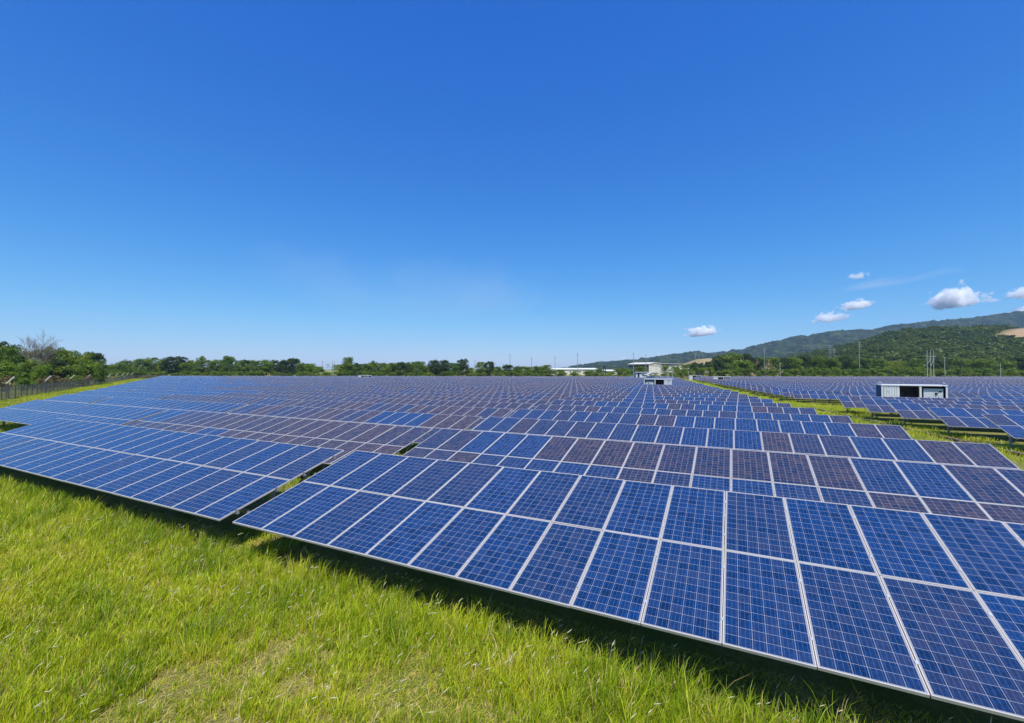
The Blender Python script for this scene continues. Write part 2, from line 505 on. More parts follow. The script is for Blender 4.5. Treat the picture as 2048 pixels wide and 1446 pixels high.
def far_table_arrays(n, p_blue, detail=True):
    V, F, MI, UV, TI = [], [], [], [], []
    tg = tint_grid(p_blue, n)
    for j in (0, 1):
        for i in range(n):
            module_arrays(i * MW + 0.006, j * ML + 0.006, tg[i, j], V, F, MI, UV, TI)
    V = [slope_pt(*v) for v in V]
    mb = MB()
    if detail:
        for s in RAIL_S: mb.bar(slope_pt(-0.09, s, -TH - 0.03), slope_pt(n * MW + 0.07, s, -TH - 0.03), 0.05)
        for x in post_xs(n):
            top = slope_pt(x, 1.75, -0.20)
            mb.box((x, top[1], top[2] / 2 - 0.3), (0.10, 0.14, top[2] + 0.6))
            mb.bar(slope_pt(x, 0.25, -0.145), slope_pt(x, 3.55, -0.145), 0.07, 0.11)
            mb.bar((x + .09, top[1], 0.45), slope_pt(x + .09, 0.7, -0.19), 0.05)
    o = len(V)
    V += mb.v
    for f in mb.f:
        F.append(tuple(i + o for i in f)); MI.append(3); UV.extend([(0, 0)] * len(f))
    TI += [0] * len(mb.v)
    return V, F, MI, UV, TI

FAR_ARR, FAR_ME = {}, {}
def far_mesh(n, pal):
    v = random.randrange(4 if n == 20 else 1)
    if (n, pal, v) not in FAR_ME:
        FAR_ARR[n, pal, v] = far_table_arrays(n, pal)
        FAR_ME[n, pal, v] = arrays_to_mesh("solar_table", *FAR_ARR[n, pal, v])
    return (n, pal, v)

FENCE_A = np.array([-99.6, 26.5]); FENCE_D = np.array([-0.893, 0.450]); FENCE_D /= np.linalg.norm(FENCE_D)
def fence_x(y): return FENCE_A[0] + (y - FENCE_A[1]) * FENCE_D[0] / FENCE_D[1]

ORD = ("zeroth first second third fourth fifth sixth seventh eighth ninth tenth eleventh twelfth thirteenth fourteenth fifteenth sixteenth "
       "seventeenth eighteenth nineteenth twentieth").split()
TENS = {20: "twenty", 30: "thirty", 40: "forty", 50: "fifty", 60: "sixty"}
TENTH = {20: "twentieth", 30: "thirtieth", 40: "fortieth", 50: "fiftieth", 60: "sixtieth"}
def ordinal(n):
    if n <= 20: return ORD[n]
    return TENTH[n] if n % 10 == 0 else TENS[n // 10 * 10] + "-" + ORD[n % 10]

DEPTH_MAX = 262.0
def row_y(k): return 10.05 + 5.8 * (k - 1)
def a_right(k): return 8.108 - 0.93 * (k - 3)
def b_left(k): return 14.25 - 0.90 * (k - 6)

def in_frame(x, y, margin=1.12):
    d = depth_of(x, y)
    return d > 2 and abs(lat_of(x, y)) / d < 1.15 * margin

tables = []      # (k, block, idx, x_left, n, p_blue)
for k in range(1, 66):
    y = row_y(k)
    # main field, counted leftwards from the grass lane
    xr = a_right(k); xl_lim = fence_x(y) + 25.0
    idx = 0
    x = xr
    while True:
        xl = x - TW
        n = NMOD
        if k == 1 and idx > 1: break
        if xl < xl_lim and k != 1:
            n = 10; xl = x - 10 * MW
            if xl < xl_lim - 1.0: break
        frac_left = xl - xl_lim
        if k == 1: pb = 'blue'
        elif k == 2: pb = ('navy', 'mauve', 'blue', 'blue')[min(idx, 3)]
        elif idx == 0: pb = 'navy'
        elif frac_left < (30 if k > 4 else 12): pb = 'blue'
        elif frac_left < 52 and k >= 9: pb = 'bluish'
        else: pb = 'mauve' if k < 22 else 'lilac'
        if k == 18 and idx == 0:
            tables.append((k, 'A', 0, xr - 6 * MW, 6, 'blue')); tables.append((k, 'A', 1, x - TW, 6, 'navy'))
        else:
            tables.append((k, 'A', idx, xl, n, pb))
        idx += 1
        x = xl - GAP
        if idx > 30 or n == 10: break
    # field across the lane, counted rightwards from the lane
    if k >= 6:
        x = b_left(k)
        if k in (11, 12): x = 27.5 + (k - 11) * -0.9
        for idx in range(20):
            xc = x + TW / 2
            if not (in_frame(x, y) or in_frame(x + TW, y) or in_frame(xc, y)): 
                if idx > 0: break
            tables.append((k, 'B', idx, x, NMOD, 'navy blue' if k < 17 else ('navy' if k < 26 else 'lilac')))
            x += TW + GAP

def holes(k, blk, xl, n):
    # rows interrupted by inverter cabins further back
    y = row_y(k)
    for cx, cy in CABINS:
        if abs(y - RUN / 2 - cy - 1.2) < 3.4 and xl < cx + 8 and xl + n * MW > cx - 2: return True
    return False
CABINS = [bearing(1426, 173), bearing(717, 212), bearing(1378, 232)]

cand = []
for (k, blk, idx, xl, n, pb) in tables:
    y = row_y(k); xc, yc = xl + n * MW / 2, y - RUN / 2
    d = depth_of(xc, yc)
    dmin = min(depth_of(xl, yc), depth_of(xl + n * MW, yc))
    if max(depth_of(xl, yc), depth_of(xl + n * MW, yc)) > DEPTH_MAX: continue
    if not any(in_frame(xl + t * n * MW, yc) for t in (0, .25, .5, .75, 1)): continue
    if holes(k, blk, xl, n): continue
    vis = any(in_frame(xl + t * n * MW, yc, 1.0) for t in (0.05, .25, .5, .75, .95))
    cand.append([0 if vis else 1, d, k, blk, idx, xl, n, pb])
cand.sort()
rest = cand[290:]
n_named = {'A': {}, 'B': {}}
for (inv, d, k, blk, idx, xl, n, pb) in cand[:290]:
    y = row_y(k)
    yb = y - RUN
    zg = float(top_z(xl + n * MW / 2, y)) - RISE - CLEAR
    loc = (xl, yb, zg + random.uniform(-.02, .02) * (k > 2))
    near = min(max(0, depth_of(xl, yb)), max(0, depth_of(xl + n * MW, yb)), d) < 31 and d < 46
    if near:
        sub = k <= 2
        tf = None
        if k == 1: tf = lambda i, j: random.choice([0.0, 0.04, 0.1, 0.12, 0.2, 0.26])
        o = near_table(loc, n, pb, sub, tf)
    else:
        key = far_mesh(n, pb)
        o = link("solar_table", FAR_ME[key], None, loc, (random.uniform(-.008, .008), random.uniform(-.003, .003), random.uniform(-.002, .002)))
    side = {"blue": "blue", "bluish": "mostly blue", "navy": "navy and mauve", "navy blue": "blue and navy", "mauve": "mauve-grey", "lilac": "lilac-grey"}[pb]
    if blk == 'A':
        where = "beside the lane" if idx == 0 else ordinal(idx + 1) + " left of the lane"
        if k == 1 and idx == 0: lab = "nearest blue solar table in the front row, right of the gap"
        elif k == 1: lab = "blue solar table in the front row, left of the gap above tall grass"
        else: lab = f"{side} table, {ordinal(k)} solar row from the front, {where}"
        grp = "solar tables of the main field"
    else:
        where = "at the lane" if idx == 0 else ordinal(idx + 1) + " from the lane"
        lab = f"{side} table across the lane, {ordinal(k - 5)} row there, {where}"
        grp = "solar tables across the grass lane"
    tag(o, lab, "solar table", grp)

if rest:
    Vs, Fs, MIs, UVs, TIs = [], [], [], [], []
    off = 0
    Vn, Fn = [], []
    for (inv, d, k, blk, idx, xl, n, pb) in rest:
        y = row_y(k)
        key = far_mesh(n, pb)
        V, F, MI, UV, TI = FAR_ARR[key]
        zg = float(top_z(xl + n * MW / 2, y)) - RISE - CLEAR
        Vn.append(np.array(V) + np.array([xl, y - RUN, zg]))
        Fn.append(np.array(F) + off); off += len(V)
        MIs.append(np.array(MI)); UVs.append(np.array(UV)); TIs.append(np.array(TI))
    me = np_mesh("far_solar_tables", np.concatenate(Vn), [np.concatenate(Fn)], [M_CELLS, M_FRAME, M_BACK, M_STEEL], attr={"tint": np.concatenate(TIs)})
    me.polygons.foreach_set("material_index", np.concatenate(MIs).astype(np.int32))
    ul = me.uv_layers.new(name="UVMap")
    ul.data.foreach_set("uv", np.concatenate(UVs).astype(np.float32).ravel())
    tag(link("far_solar_tables", me), "most distant rows of solar tables below the tree belt", "solar tables", None, 'stuff')

# ------------------------------------------------------------------ inverter cabins (converted containers)
def container_end_rib(mb, x, y0, y1, z0, z1, m):
    n = 10
    for i in range(n):
        yc = y0 + (i + .5) * (y1 - y0) / n
        mb.box((x, yc, (z0 + z1) / 2), (0.05, (y1 - y0) / n * 0.55, z1 - z0 - 0.04), m)

def inverter_cabin(loc, label, mirror=False, rz=0.0):
    L, D, H, Z0 = 6.06, 2.44, 2.59, 0.55
    root = empty("inverter_cabin", loc, rz)
    f = (lambda x: L - x) if mirror else (lambda x: x)
    def bx(mb, x0, x1, y0, y1, z0, z1, m=0):
        a, b = sorted((f(x0), f(x1)))
        mb.box(((a + b) / 2, (y0 + y1) / 2, (z0 + z1) / 2), (b - a, y1 - y0, z1 - z0), m)
    zt = Z0 + H
    p = MB()
    for x in (0.3, L / 2, L - 0.3):
        for y in (0.25, D - 0.25): p.box((x, y, Z0 / 2 - 0.15), (0.4, 0.4, Z0 + 0.3))
    link("plinth", p.mesh("plinth", M_CONC), root)
    sh = MB()   # floor, back, roof, corner posts
    bx(sh, 0.02, L - 0.02, 0.04, D - 0.02, Z0, Z0 + 0.15)
    bx(sh, 0.02, L - 0.02, D - 0.06, D - 0.02, Z0 + 0.15, zt - 0.12)
    bx(sh, 0, 0.16, 0, 0.16, Z0, zt - 0.12); bx(sh, L - 0.16, L, 0, 0.16, Z0, zt - 0.12)
    bx(sh, 0, 0.16, D - 0.16, D, Z0, zt - 0.12); bx(sh, L - 0.16, L, D - 0.16, D, Z0, zt - 0.12)
    bx(sh, 3.55, 3.74, 0.0, 0.14, Z0 + 0.15, zt - 0.12)
    bx(sh, 0.16, L - 0.16, 0.0, 0.10, Z0 - 0.001, Z0 + 0.13)
    link("shell", sh.mesh("shell", M_WHITE), root)
    rf = MB()
    bx(rf, -0.02, L + 0.02, -0.04, D + 0.02, zt - 0.12, zt)
    link("roof", rf.mesh("roof", M_WHITE), root)
    for nm, x in (("end_wall", 0.03), ("end_wall", L - 0.03)):
        e = MB(); bx(e, x - 0.02, x + 0.02, 0.16, D - 0.16, Z0 + 0.02, zt - 0.12)
        container_end_rib(e, f(x + (-0.02 if x < 1 else 0.02)), 0.2, D - 0.2, Z0 + 0.05, zt - 0.14, 0)
        link(nm, e.mesh(nm, M_BLUE), root)
    dr = MB()   # the corrugated leaf still closed at the left
    bx(dr, 0.20, 1.72, 0.05, 0.08, Z0 + 0.15, zt - 0.14)
    for i in range(6): bx(dr, 0.26 + i * 0.245, 0.26 + i * 0.245 + 0.13, 0.005, 0.05, Z0 + 0.2, zt - 0.2)
    dd = link("side_door", dr.mesh("side_door", M_WHITE), root)
    pl = MB(); bx(pl, 0.55, 0.78, -0.006, 0.004, zt - 0.85, zt - 0.65); link("notice_plate", pl.mesh("notice_plate", M_CAB), dd)
    vo = MB(); bx(vo, 1.74, 3.54, 1.5, 1.54, Z0 + 0.15, zt - 0.14); bx(vo, 3.50, 3.54, 0.15, 1.5, Z0 + 0.15, zt - 0.14)
    link("inner_partition", vo.mesh("inner_partition", M_DARK), root)
    for i, (w, h) in enumerate(((0.3, 0.5), (0.22, 0.35))):
        b = MB(); bx(b, 1.95 + i * 0.7, 1.95 + i * 0.7 + w, 1.0, 1.3, Z0 + 0.15, Z0 + 0.15 + h + 0.9); link("cable_duct", b.mesh("cable_duct", M_BLACK), root)
    cb = MB()
    bx(cb, 3.98, 4.86, 0.22, 1.1, Z0 + 0.15, zt - 0.42); bx(cb, 4.875, 5.74, 0.22, 1.1, Z0 + 0.15, zt - 0.42)
    cab = link("inverter_cabinet", cb.mesh("inverter_cabinet", M_CAB), root)
    for (x0, x1, z0, z1) in ((4.98, 5.16, 1.62, 1.86), (5.03, 5.11, 1.40, 1.48), (5.36, 5.60, 1.90, 2.05)):
        q = MB(); bx(q, x0, x1, 0.205, 0.22, Z0 + z0 - 0.15, Z0 + z1 - 0.15); link("display", q.mesh("display", M_BLACK), cab)
    for x in (4.45, 5.3):
        q = MB(); bx(q, x, x + 0.05, 0.17, 0.22, Z0 + 0.95, Z0 + 1.2); link("handle", q.mesh("handle", M_BLACK), cab)
    bk = MB(); bx(bk, 3.74, L - 0.16, 1.12, 1.16, Z0 + 0.15, zt - 0.14); link("rear_panel", bk.mesh("rear_panel", M_DARK), root)
    for x in (0.1, L - 0.12):
        q = MB(); q.tube((f(x), 0.1, zt - 0.001), (f(x), 0.1, zt + 0.18), 0.02, 0.02); q.tube((f(x), 0.1, zt + 0.16), (f(x) - 0.3, -0.25, zt + 0.28), 0.02, 0.03); q.box((f(x) - 0.34, -0.29, zt + 0.28), (0.22, 0.12, 0.07))
        link("floodlight", q.mesh("floodlight", M_CAB), root)
    return tag(root, label, "inverter cabin", "container inverter cabins among the solar rows")

def g(x, y): return float(ground(x, y))
inverter_cabin((16.16, 68.5, g(18, 68.5) + 0.02), "white container cabin with blue end and open front across the lane")
inverter_cabin((-18.15, 104.0, g(-15, 104) - 0.02), "white container cabin standing in the main field left of the lane", True)
for px, d, lab in ((1426, 173, "small distant container cabin across the lane under the big trees"),
                   (717, 212, "tiny white container cabin at the far left edge of the field"),
                   (1378, 232, "tiny container cabin far down the lane beside its end")):
    x, y = bearing(px, d)
    inverter_cabin((x, y, g(x, y) - 0.35), lab)

# ------------------------------------------------------------------ drain kerb along the lane
def poly_strip(name, pts, w, h, mat, base=-0.05):
    mb = MB()
    n = len(pts)
    vs = []
    for i, (x, y) in enumerate(pts):
        a = Vector(pts[max(0, i - 1)]); b = Vector(pts[min(n - 1, i + 1)])
        d = (b - a).normalized(); nn = Vector((-d.y, d.x)) * w / 2
        z = g(x, y)
        vs += [(x - nn.x, y - nn.y, z + base), (x + nn.x, y + nn.y, z + base), (x + nn.x, y + nn.y, z + h), (x - nn.x, y - nn.y, z + h)]
    fs = []
    for i in range(n - 1):
        a, b = 4 * i, 4 * i + 4
        for q in range(4):
            r = (q + 1) % 4
            fs.append((a + q, b + q, b + r, a + r))
    fs += [(0, 1, 2, 3), (4 * n - 1, 4 * n - 2, 4 * n - 3, 4 * n - 4)]
    mb.add(vs, fs)
    return link(name, mb.mesh(name, mat))
lane = []
for k in np.arange(3.6, 14, 0.5):
    y = row_y(k)
    lane.append((b_left(k) - 0.85 + 0.12 * math.sin(k * 3.1), y))
tag(poly_strip("drain_kerb", lane, 0.36, 0.16, M_DARKCONC), "dark stained concrete drain kerb running along the grass lane", "drain kerb")

# ------------------------------------------------------------------ perimeter fences
def mesh_mat(name, col, cover):
    t = NT(name)
    p = t.coord('UV')
    sp = t.n("ShaderNodeSeparateXYZ"); t.put(sp.inputs[0], p)
    def ln(e):
        fr = t.math('FRACT', t.math('DIVIDE', e, 0.075))
        return t.math('LESS_THAN', fr, cover)
    w = t.math('MAXIMUM', ln(t.math('ADD', sp.outputs[0], sp.outputs[1])), ln(t.math('SUBTRACT', sp.outputs[0], sp.outputs[1])))
    tr = t.n("ShaderNodeBsdfTransparent")
    mx = t.n("ShaderNodeMixShader"); t.put(mx.inputs[0], w)
    t.t.links.new(tr.outputs[0], mx.inputs[1]); t.t.links.new(t.bsdf(col, 0.6, 0.2), mx.inputs[2])
    return t.done(mx.outputs[0])
M_CHAIN = mesh_mat("rusty_chain_link", (0.19, 0.155, 0.12), 0.40)
M_CHAINDK = mesh_mat("dark_chain_link", (0.05, 0.045, 0.04), 0.24)
M_FPOST = plain("weathered_fence_post", (0.10, 0.09, 0.08), 0.8)

def ribbon(name, pts, h, mat, parent, z0=0.03):
    V, F, UV = [], [], []
    s = 0
    for i, (x, y) in enumerate(pts):
        if i: s += math.dist(pts[i - 1], (x, y))
        V += [(x, y, g(x, y) + z0), (x, y, g(x, y) + h)]
        if i: F.append((2 * i - 2, 2 * i, 2 * i + 1, 2 * i - 1)); UV.append(s)
    me = bpy.data.meshes.new(name); me.from_pydata(V, [], F)
    ul = me.uv_layers.new(name="UVMap")
    ss = [0] + UV
    dat = []
    for i in range(len(F)):
        dat += [(ss[i], 0), (ss[i + 1], 0), (ss[i + 1], h), (ss[i], h)]
    ul.data.foreach_set("uv", np.array(dat, dtype=np.float32).ravel())
    me.materials.append(mat)
    return link(name, me, parent)

def fence(name, pts_fn, s0, s1, step, h, label, mat):
    root = empty(name, (0, 0, 0))
    pts = [pts_fn(s) for s in np.arange(s0, s1, step)]
    ribbon("chain_link_mesh", pts, h, mat, root)
    for j, hh in enumerate((h, 0.12)):
        mb = MB()
        for a, b in zip(pts[:-1], pts[1:]): mb.bar((a[0], a[1], g(*a) + hh), (b[0], b[1], g(*b) + hh), 0.05)
        link("rail", mb.mesh("rail", M_FPOST), root)
    pm = MB(); pm.box((0, 0, h / 2 - 0.1), (0.10, 0.10, h + 0.3))
    pm = pm.mesh("post", M_FPOST)
    for i, (x, y) in enumerate(pts[:98]):
        link("post", pm, root, (x, y, g(x, y)), (0, 0, random.random()), (1, 1, random.uniform(.97, 1.05)))
    return tag(root, label, "fence")
fpt = lambda s: tuple(FENCE_A + FENCE_D * s)
fence("chain_link_fence", fpt, -40, 288, 3.5, 2.05, "brown chain-link fence running back along the left grass strip", M_CHAIN)
FARD = 270.0
far_pt = lambda s: bearing(1024 + s * FPX / FARD, FARD)
fence("far_fence", far_pt, -232, 330, 6.0, 1.9, "dark far fence along the foot of the tree belt", M_CHAINDK)
# slanted barrier posts standing along the fence
am = MB(); am.box((0, 0, 1.2), (0.16, 0.16, 2.5))
arm_d = Vector((0.74, 0.16, 0.66))
for i, s in enumerate((-20, 5.8, 31.8, 58, 84, 110, 136, 162, 188, 214, 240, 266)):
    x, y = FENCE_A + FENCE_D * s + np.array([-0.5, -0.9])
    r = empty("barrier_post", (x, y, g(x, y)))
    link("post", am.mesh("post", M_FPOST), r)
    a = MB(); a.bar((0, 0, 2.42), tuple(Vector((0, 0, 2.42)) + Vector((RGT[0], RGT[1], 0)) * 1.15 + Vector((0, 0, 1.05))), 0.17, 0.17)
    link("slanted_arm", a.mesh("slanted_arm", M_LITEPOLE), r)
    tag(r, f"pale slanted post on the left fence, {ordinal(i)} one in view from the left" if i else "slanted pale post at the fence end outside the left edge",
        "barrier post", "slanted posts along the left fence")

# ------------------------------------------------------------------ trees
def blob_crown(n_blob, n_leaf, leaf, flat=0.75, seed=0, low=0.18, spread=0.36, up=1.0):
    r = np.random.default_rng(seed)
    P, N, S, SH = [], [], [], []
    for b in range(n_blob):
        th = r.uniform(0, 2 * np.pi); rr = spread * math.sqrt(r.uniform(0, 1))
        zz = low + (0.93 - low) * (r.uniform(0.08, 1.0) ** 0.8)
        prof = math.sqrt(max(0.08, 1 - ((zz - 0.50) / 0.56) ** 2))
        c = np.array([rr * prof * math.cos(th), rr * prof * math.sin(th), zz])
        br = r.uniform(0.09, 0.19) * (0.65 + 0.5 * prof)
        m = int(n_leaf / n_blob * r.uniform(0.6, 1.4))
        d = r.normal(size=(m, 3)); d /= np.linalg.norm(d, axis=1)[:, None]
        d[:, 2] = np.where(d[:, 2] < -0.45, -d[:, 2], d[:, 2])
        rad = br * r.uniform(0.55, 1.12, (m, 1)) * np.array([1, 1, flat])
        p = c + d * rad
        P.append(p); nn = d + r.normal(size=(m, 3)) * 0.55 + np.array([0, 0, 0.35]); N.append(nn / np.linalg.norm(nn, axis=1)[:, None])
        SH.append(np.clip(r.uniform(0, 1) * 0.55 + r.uniform(0, 0.45, m), 0, 1))
        S.append(leaf * r.uniform(0.55, 1.35, m))
    P, N, S, SH = map(np.concatenate, (P, N, S, SH))
    P[:, 2] = np.clip(P[:, 2], 0.03, None)
    return P, N, S, SH

def leaf_quads(P, N, S, SH, seed=0):
    r = np.random.default_rng(seed)
    t = r.normal(size=P.shape); t -= (t * N).sum(1)[:, None] * N; t /= np.linalg.norm(t, axis=1)[:, None]
    b = np.cross(N, t)
    s = S[:, None]
    bend = N * s * 0.18
    V = np.stack([P - t * s * 0.7, P - b * s * 0.42 + bend, P + t * s * 0.7, P + b * s * 0.42 + bend], 1).reshape(-1, 3)
    F = np.arange(len(P) * 4).reshape(-1, 4)
    return V, F, np.repeat(SH, 4)

def crown_mesh(name, mat, *a, **k):
    V, F, sh = leaf_quads(*blob_crown(*a, **k), seed=k.get("seed", 0))
    return np_mesh(name, V, [F], mat, attr={"shade": sh})

def trunk_mesh(name, seed, mat, top=0.62):
    r = random.Random(seed)
    mb = MB()
    a = Vector((0, 0, -0.04)); rad = 0.030
    for i in range(4):
        b = a + Vector((r.uniform(-.02, .02), r.uniform(-.02, .02), (top + .04) / 4))
        mb.tube(a, b, rad, rad * 0.8, 7, cap=False)
        if i >= 1:
            for q in range(2):
                th = r.uniform(0, 6.28); e = b + Vector((math.cos(th) * .22, math.sin(th) * .22, r.uniform(.10, .26)))
                m = b.lerp(e, 0.5) + Vector((0, 0, -.02))
                mb.tube(b, m, rad * .55, rad * .4, 5, cap=False); mb.tube(m, e, rad * .4, rad * .15, 5, cap=False)
        a = b; rad *= 0.8
    return mb.mesh(name, mat)

TRUNKS = [trunk_mesh("trunk", s, M_BARK) for s in range(3)]
CROWNS = {
    'mid': [crown_mesh("crown", M_LEAF, 46, 4200, 0.040, seed=s, low=0.03, spread=0.40) for s in range(4)],
    'dark': [crown_mesh("crown", M_LEAFDARK, 46, 4400, 0.040, seed=20 + s, low=0.03, spread=0.40) for s in range(3)],
    'lite': [crown_mesh("crown", M_LEAFLITE, 42, 4000, 0.040, seed=40 + s, low=0.03, spread=0.40) for s in range(3)],
    'open': [crown_mesh("crown", M_LEAF, 18, 2000, 0.036, seed=60 + s, low=0.38, flat=0.55, spread=0.42) for s in range(3)],
    'bush': [crown_mesh("crown", M_LEAFLITE, 18, 1300, 0.055, seed=80 + s, low=0.06, spread=0.42, flat=0.9) for s in range(3)],
    'scrub': [crown_mesh("crown", M_LEAF, 18, 1200, 0.055, seed=90 + s, low=0.06, spread=0.42, flat=0.9) for s in range(2)],
    'dry': [crown_mesh("crown", M_LEAFDRY, 18, 1000, 0.05, seed=100 + s, low=0.05, spread=0.44, flat=0.8) for s in range(2)],
}
LOOK = {'mid': "leafy green tree", 'dark': "dark dense tree", 'lite': "bright green tree", 'open': "open feathery tree", 'bush': "low bright bush", 'scrub': "low green scrub bush", 'dry': "dry brown bush"}
def tree(px, ytop, hw, d, kind, label, group, name=None):
    x, y = bearing(px, d)
    z = g(x, y)
    H = max(1.0, elev(ytop, d) - z) * 1.03
    w = hw * d / FPX / 0.46
    c = random.choice(CROWNS[kind])
    root = empty(name or ("bush" if kind in ('bush', 'scrub', 'dry') else "broadleaf_tree"), (x, y, z), random.uniform(0, 6.28))
    w *= random.uniform(0.95, 1.1)
    link("crown", c, root, scale=(w, w, H))
    link("stem" if kind in ('bush', 'scrub', 'dry') else "trunk", random.choice(TRUNKS), root, scale=(w * .8, w * .8, H))
    return tag(root, label, "bush" if kind in ('bush', 'scrub', 'dry') else "tree", group)

def belt(specs, d0, dj, where, group, end="from the left"):
    cnt = {}
    for s in sorted(specs):
        px, yt, hw, kind = s[:4]
        d = s[4] if len(s) > 4 else d0 + random.uniform(-dj, dj)
        cnt[kind] = cnt.get(kind, 0) + 1
        tree(px, yt, hw, d, kind, f"{LOOK[kind]} {where}, {ordinal(cnt[kind])} such {end}", group)

LEFT = [(-40, 690, 34, 'mid', 128), (2, 687, 26, 'dark', 135), (24, 696, 24, 'mid', 120), (50, 706, 20, 'mid', 125), (92, 700, 24, 'mid', 130), (113, 694, 20, 'open', 138),
        (134, 703, 22, 'mid', 134), (166, 704, 17, 'open', 142), (160, 712, 22, 'mid', 140), (190, 709, 16, 'dark', 150), (203, 722, 12, 'mid', 150), (178, 724, 20, 'lite', 140),
        (70, 722, 24, 'lite', 118), (56, 727, 18, 'mid', 106), (82, 730, 16, 'lite', 105), (15, 728, 26, 'lite', 108), (110, 722, 22, 'dark', 126), (140, 730, 22, 'mid', 128)]
belt(LEFT, 130, 8, "behind the left fence", "trees behind the left fence")
MID = [(222, 733, 12, 'mid'), (236, 725, 12, 'mid'), (258, 721, 14, 'mid'), (284, 717, 17, 'mid'), (306, 715, 14, 'open'), (328, 721, 13, 'lite'), (350, 715, 24, 'dark'), (376, 724, 13, 'mid'),
       (392, 721, 15, 'mid'), (406, 713, 11, 'open'), (424, 721, 16, 'mid'), (446, 719, 14, 'lite'), (458, 714, 14, 'mid'), (480, 722, 15, 'mid'), (492, 722, 13, 'dark'), (512, 722, 15, 'mid'),
       (534, 722, 14, 'lite'), (552, 722, 14, 'dark'), (570, 722, 14, 'dark'), (585, 719, 15, 'dark'), (601, 727, 10, 'mid'), (618, 727, 15, 'lite'), (636, 733, 12, 'lite'), (652, 744, 9, 'lite'),
       (677, 729, 14, 'open'), (696, 716, 13, 'mid'), (700, 726, 14, 'mid'), (717, 727, 11, 'dark'), (734, 727, 12, 'mid'), (750, 722, 11, 'open'), (764, 727, 13, 'mid'), (786, 727, 14, 'mid'),
       (802, 726, 12, 'dark'), (820, 724, 14, 'mid'), (840, 724, 15, 'mid'), (868, 722, 16, 'dark'), (888, 722, 14, 'dark'), (906, 727, 12, 'mid'), (925, 719, 13, 'dark'), (943, 740, 10, 'lite'),
       (962, 725, 12, 'mid'), (978, 724, 12, 'dark'), (996, 734, 9, 'mid'), (1016, 731, 13, 'dark'), (1036, 735, 12, 'mid'), (1056, 734, 14, 'mid'), (1076, 733, 13, 'mid'), (1092, 731, 12, 'mid'),
       (1106, 741, 9, 'lite'), (1122, 740, 11, 'mid'), (1148, 745, 10, 'lite'), (1178, 740, 12, 'mid'), (1198, 739, 12, 'mid')]
BACK = [(float(px + random.uniform(-6, 6)), random.uniform(726, 736) + (7 if px > 930 else 0), random.uniform(12, 17), random.choice(['mid', 'mid', 'dark', 'lite'])) for px in np.arange(222, 1100, 21) if not 640 < px < 668]
belt(BACK, 312, 4, "deep in the far belt", "trees deep in the far belt")
belt(MID, 292, 12, "in the belt beyond the far fence", "trees of the far belt")
RIGHT = [(1218, 743, 12, 'lite'), (1240, 736, 13, 'mid'), (1258, 739, 10, 'lite'), (1282, 734, 13, 'mid', 330), (1330, 732, 11, 'mid', 330), (1352, 733, 12, 'mid'), (1374, 728, 13, 'mid'), (1394, 726, 14, 'dark'), (1414, 724, 14, 'dark'),
         (1436, 721, 15, 'dark'), (1462, 706, 24, 'mid', 315), (1488, 709, 16, 'dark', 318), (1440, 712, 14, 'dark', 318), (1484, 720, 22, 'lite', 285), (1512, 717, 14, 'dark'), (1528, 716, 14, 'mid'),
         (1548, 716, 15, 'mid'), (1568, 717, 14, 'dark'), (1588, 715, 16, 'mid'), (1608, 714, 14, 'dark'), (1628, 717, 15, 'mid'), (1646, 711, 13, 'open'), (1664, 716, 15, 'mid'), (1690, 715, 18, 'dark'),
         (1712, 722, 12, 'lite'), (1732, 718, 16, 'mid'), (1756, 720, 16, 'mid'), (1782, 722, 17, 'open'), (1806, 724, 16, 'mid'), (1832, 720, 18, 'mid'), (1876, 722, 16, 'dark'), (1915, 716, 18, 'mid'),
         (1948, 720, 18, 'mid'), (1978, 718, 20, 'open'), (2012, 720, 18, 'mid'), (2040, 716, 20, 'dark'), (2080, 718, 22, 'mid')]
belt(RIGHT, 300, 10, "right of the warehouses", "trees at the foot of the hill")
cb = []
for px in np.arange(1350, 2110, 17):
    cb.append((float(px + random.uniform(-5, 5)), random.uniform(735, 742), random.uniform(10, 15), random.choice(['bush', 'bush', 'scrub'])))
belt(cb, 279, 3, "along the right field edge", "bushes along the right field edge")
cb = []
for px in np.arange(215, 1345, 26):
    cb.append((float(px + random.uniform(-8, 8)), random.uniform(742, 747), random.uniform(9, 14), random.choice(['bush', 'scrub', 'scrub'])))
belt(cb, 277, 3, "along the far fence", "bushes along the far fence")
cb = []
for px, yt, d in ((15, 752, 84), (48, 756, 88), (92, 754, 100), (106, 752, 104), (128, 755, 110), (150, 752, 122), (176, 752, 135), (205, 752, 160), (300, 750, 262), (318, 750, 268)):
    cb.append((px, yt, 13, 'dry' if px not in (48, 150) else 'scrub', d))
belt(cb, 100, 2, "close behind the left fence", "brush close behind the left fence")

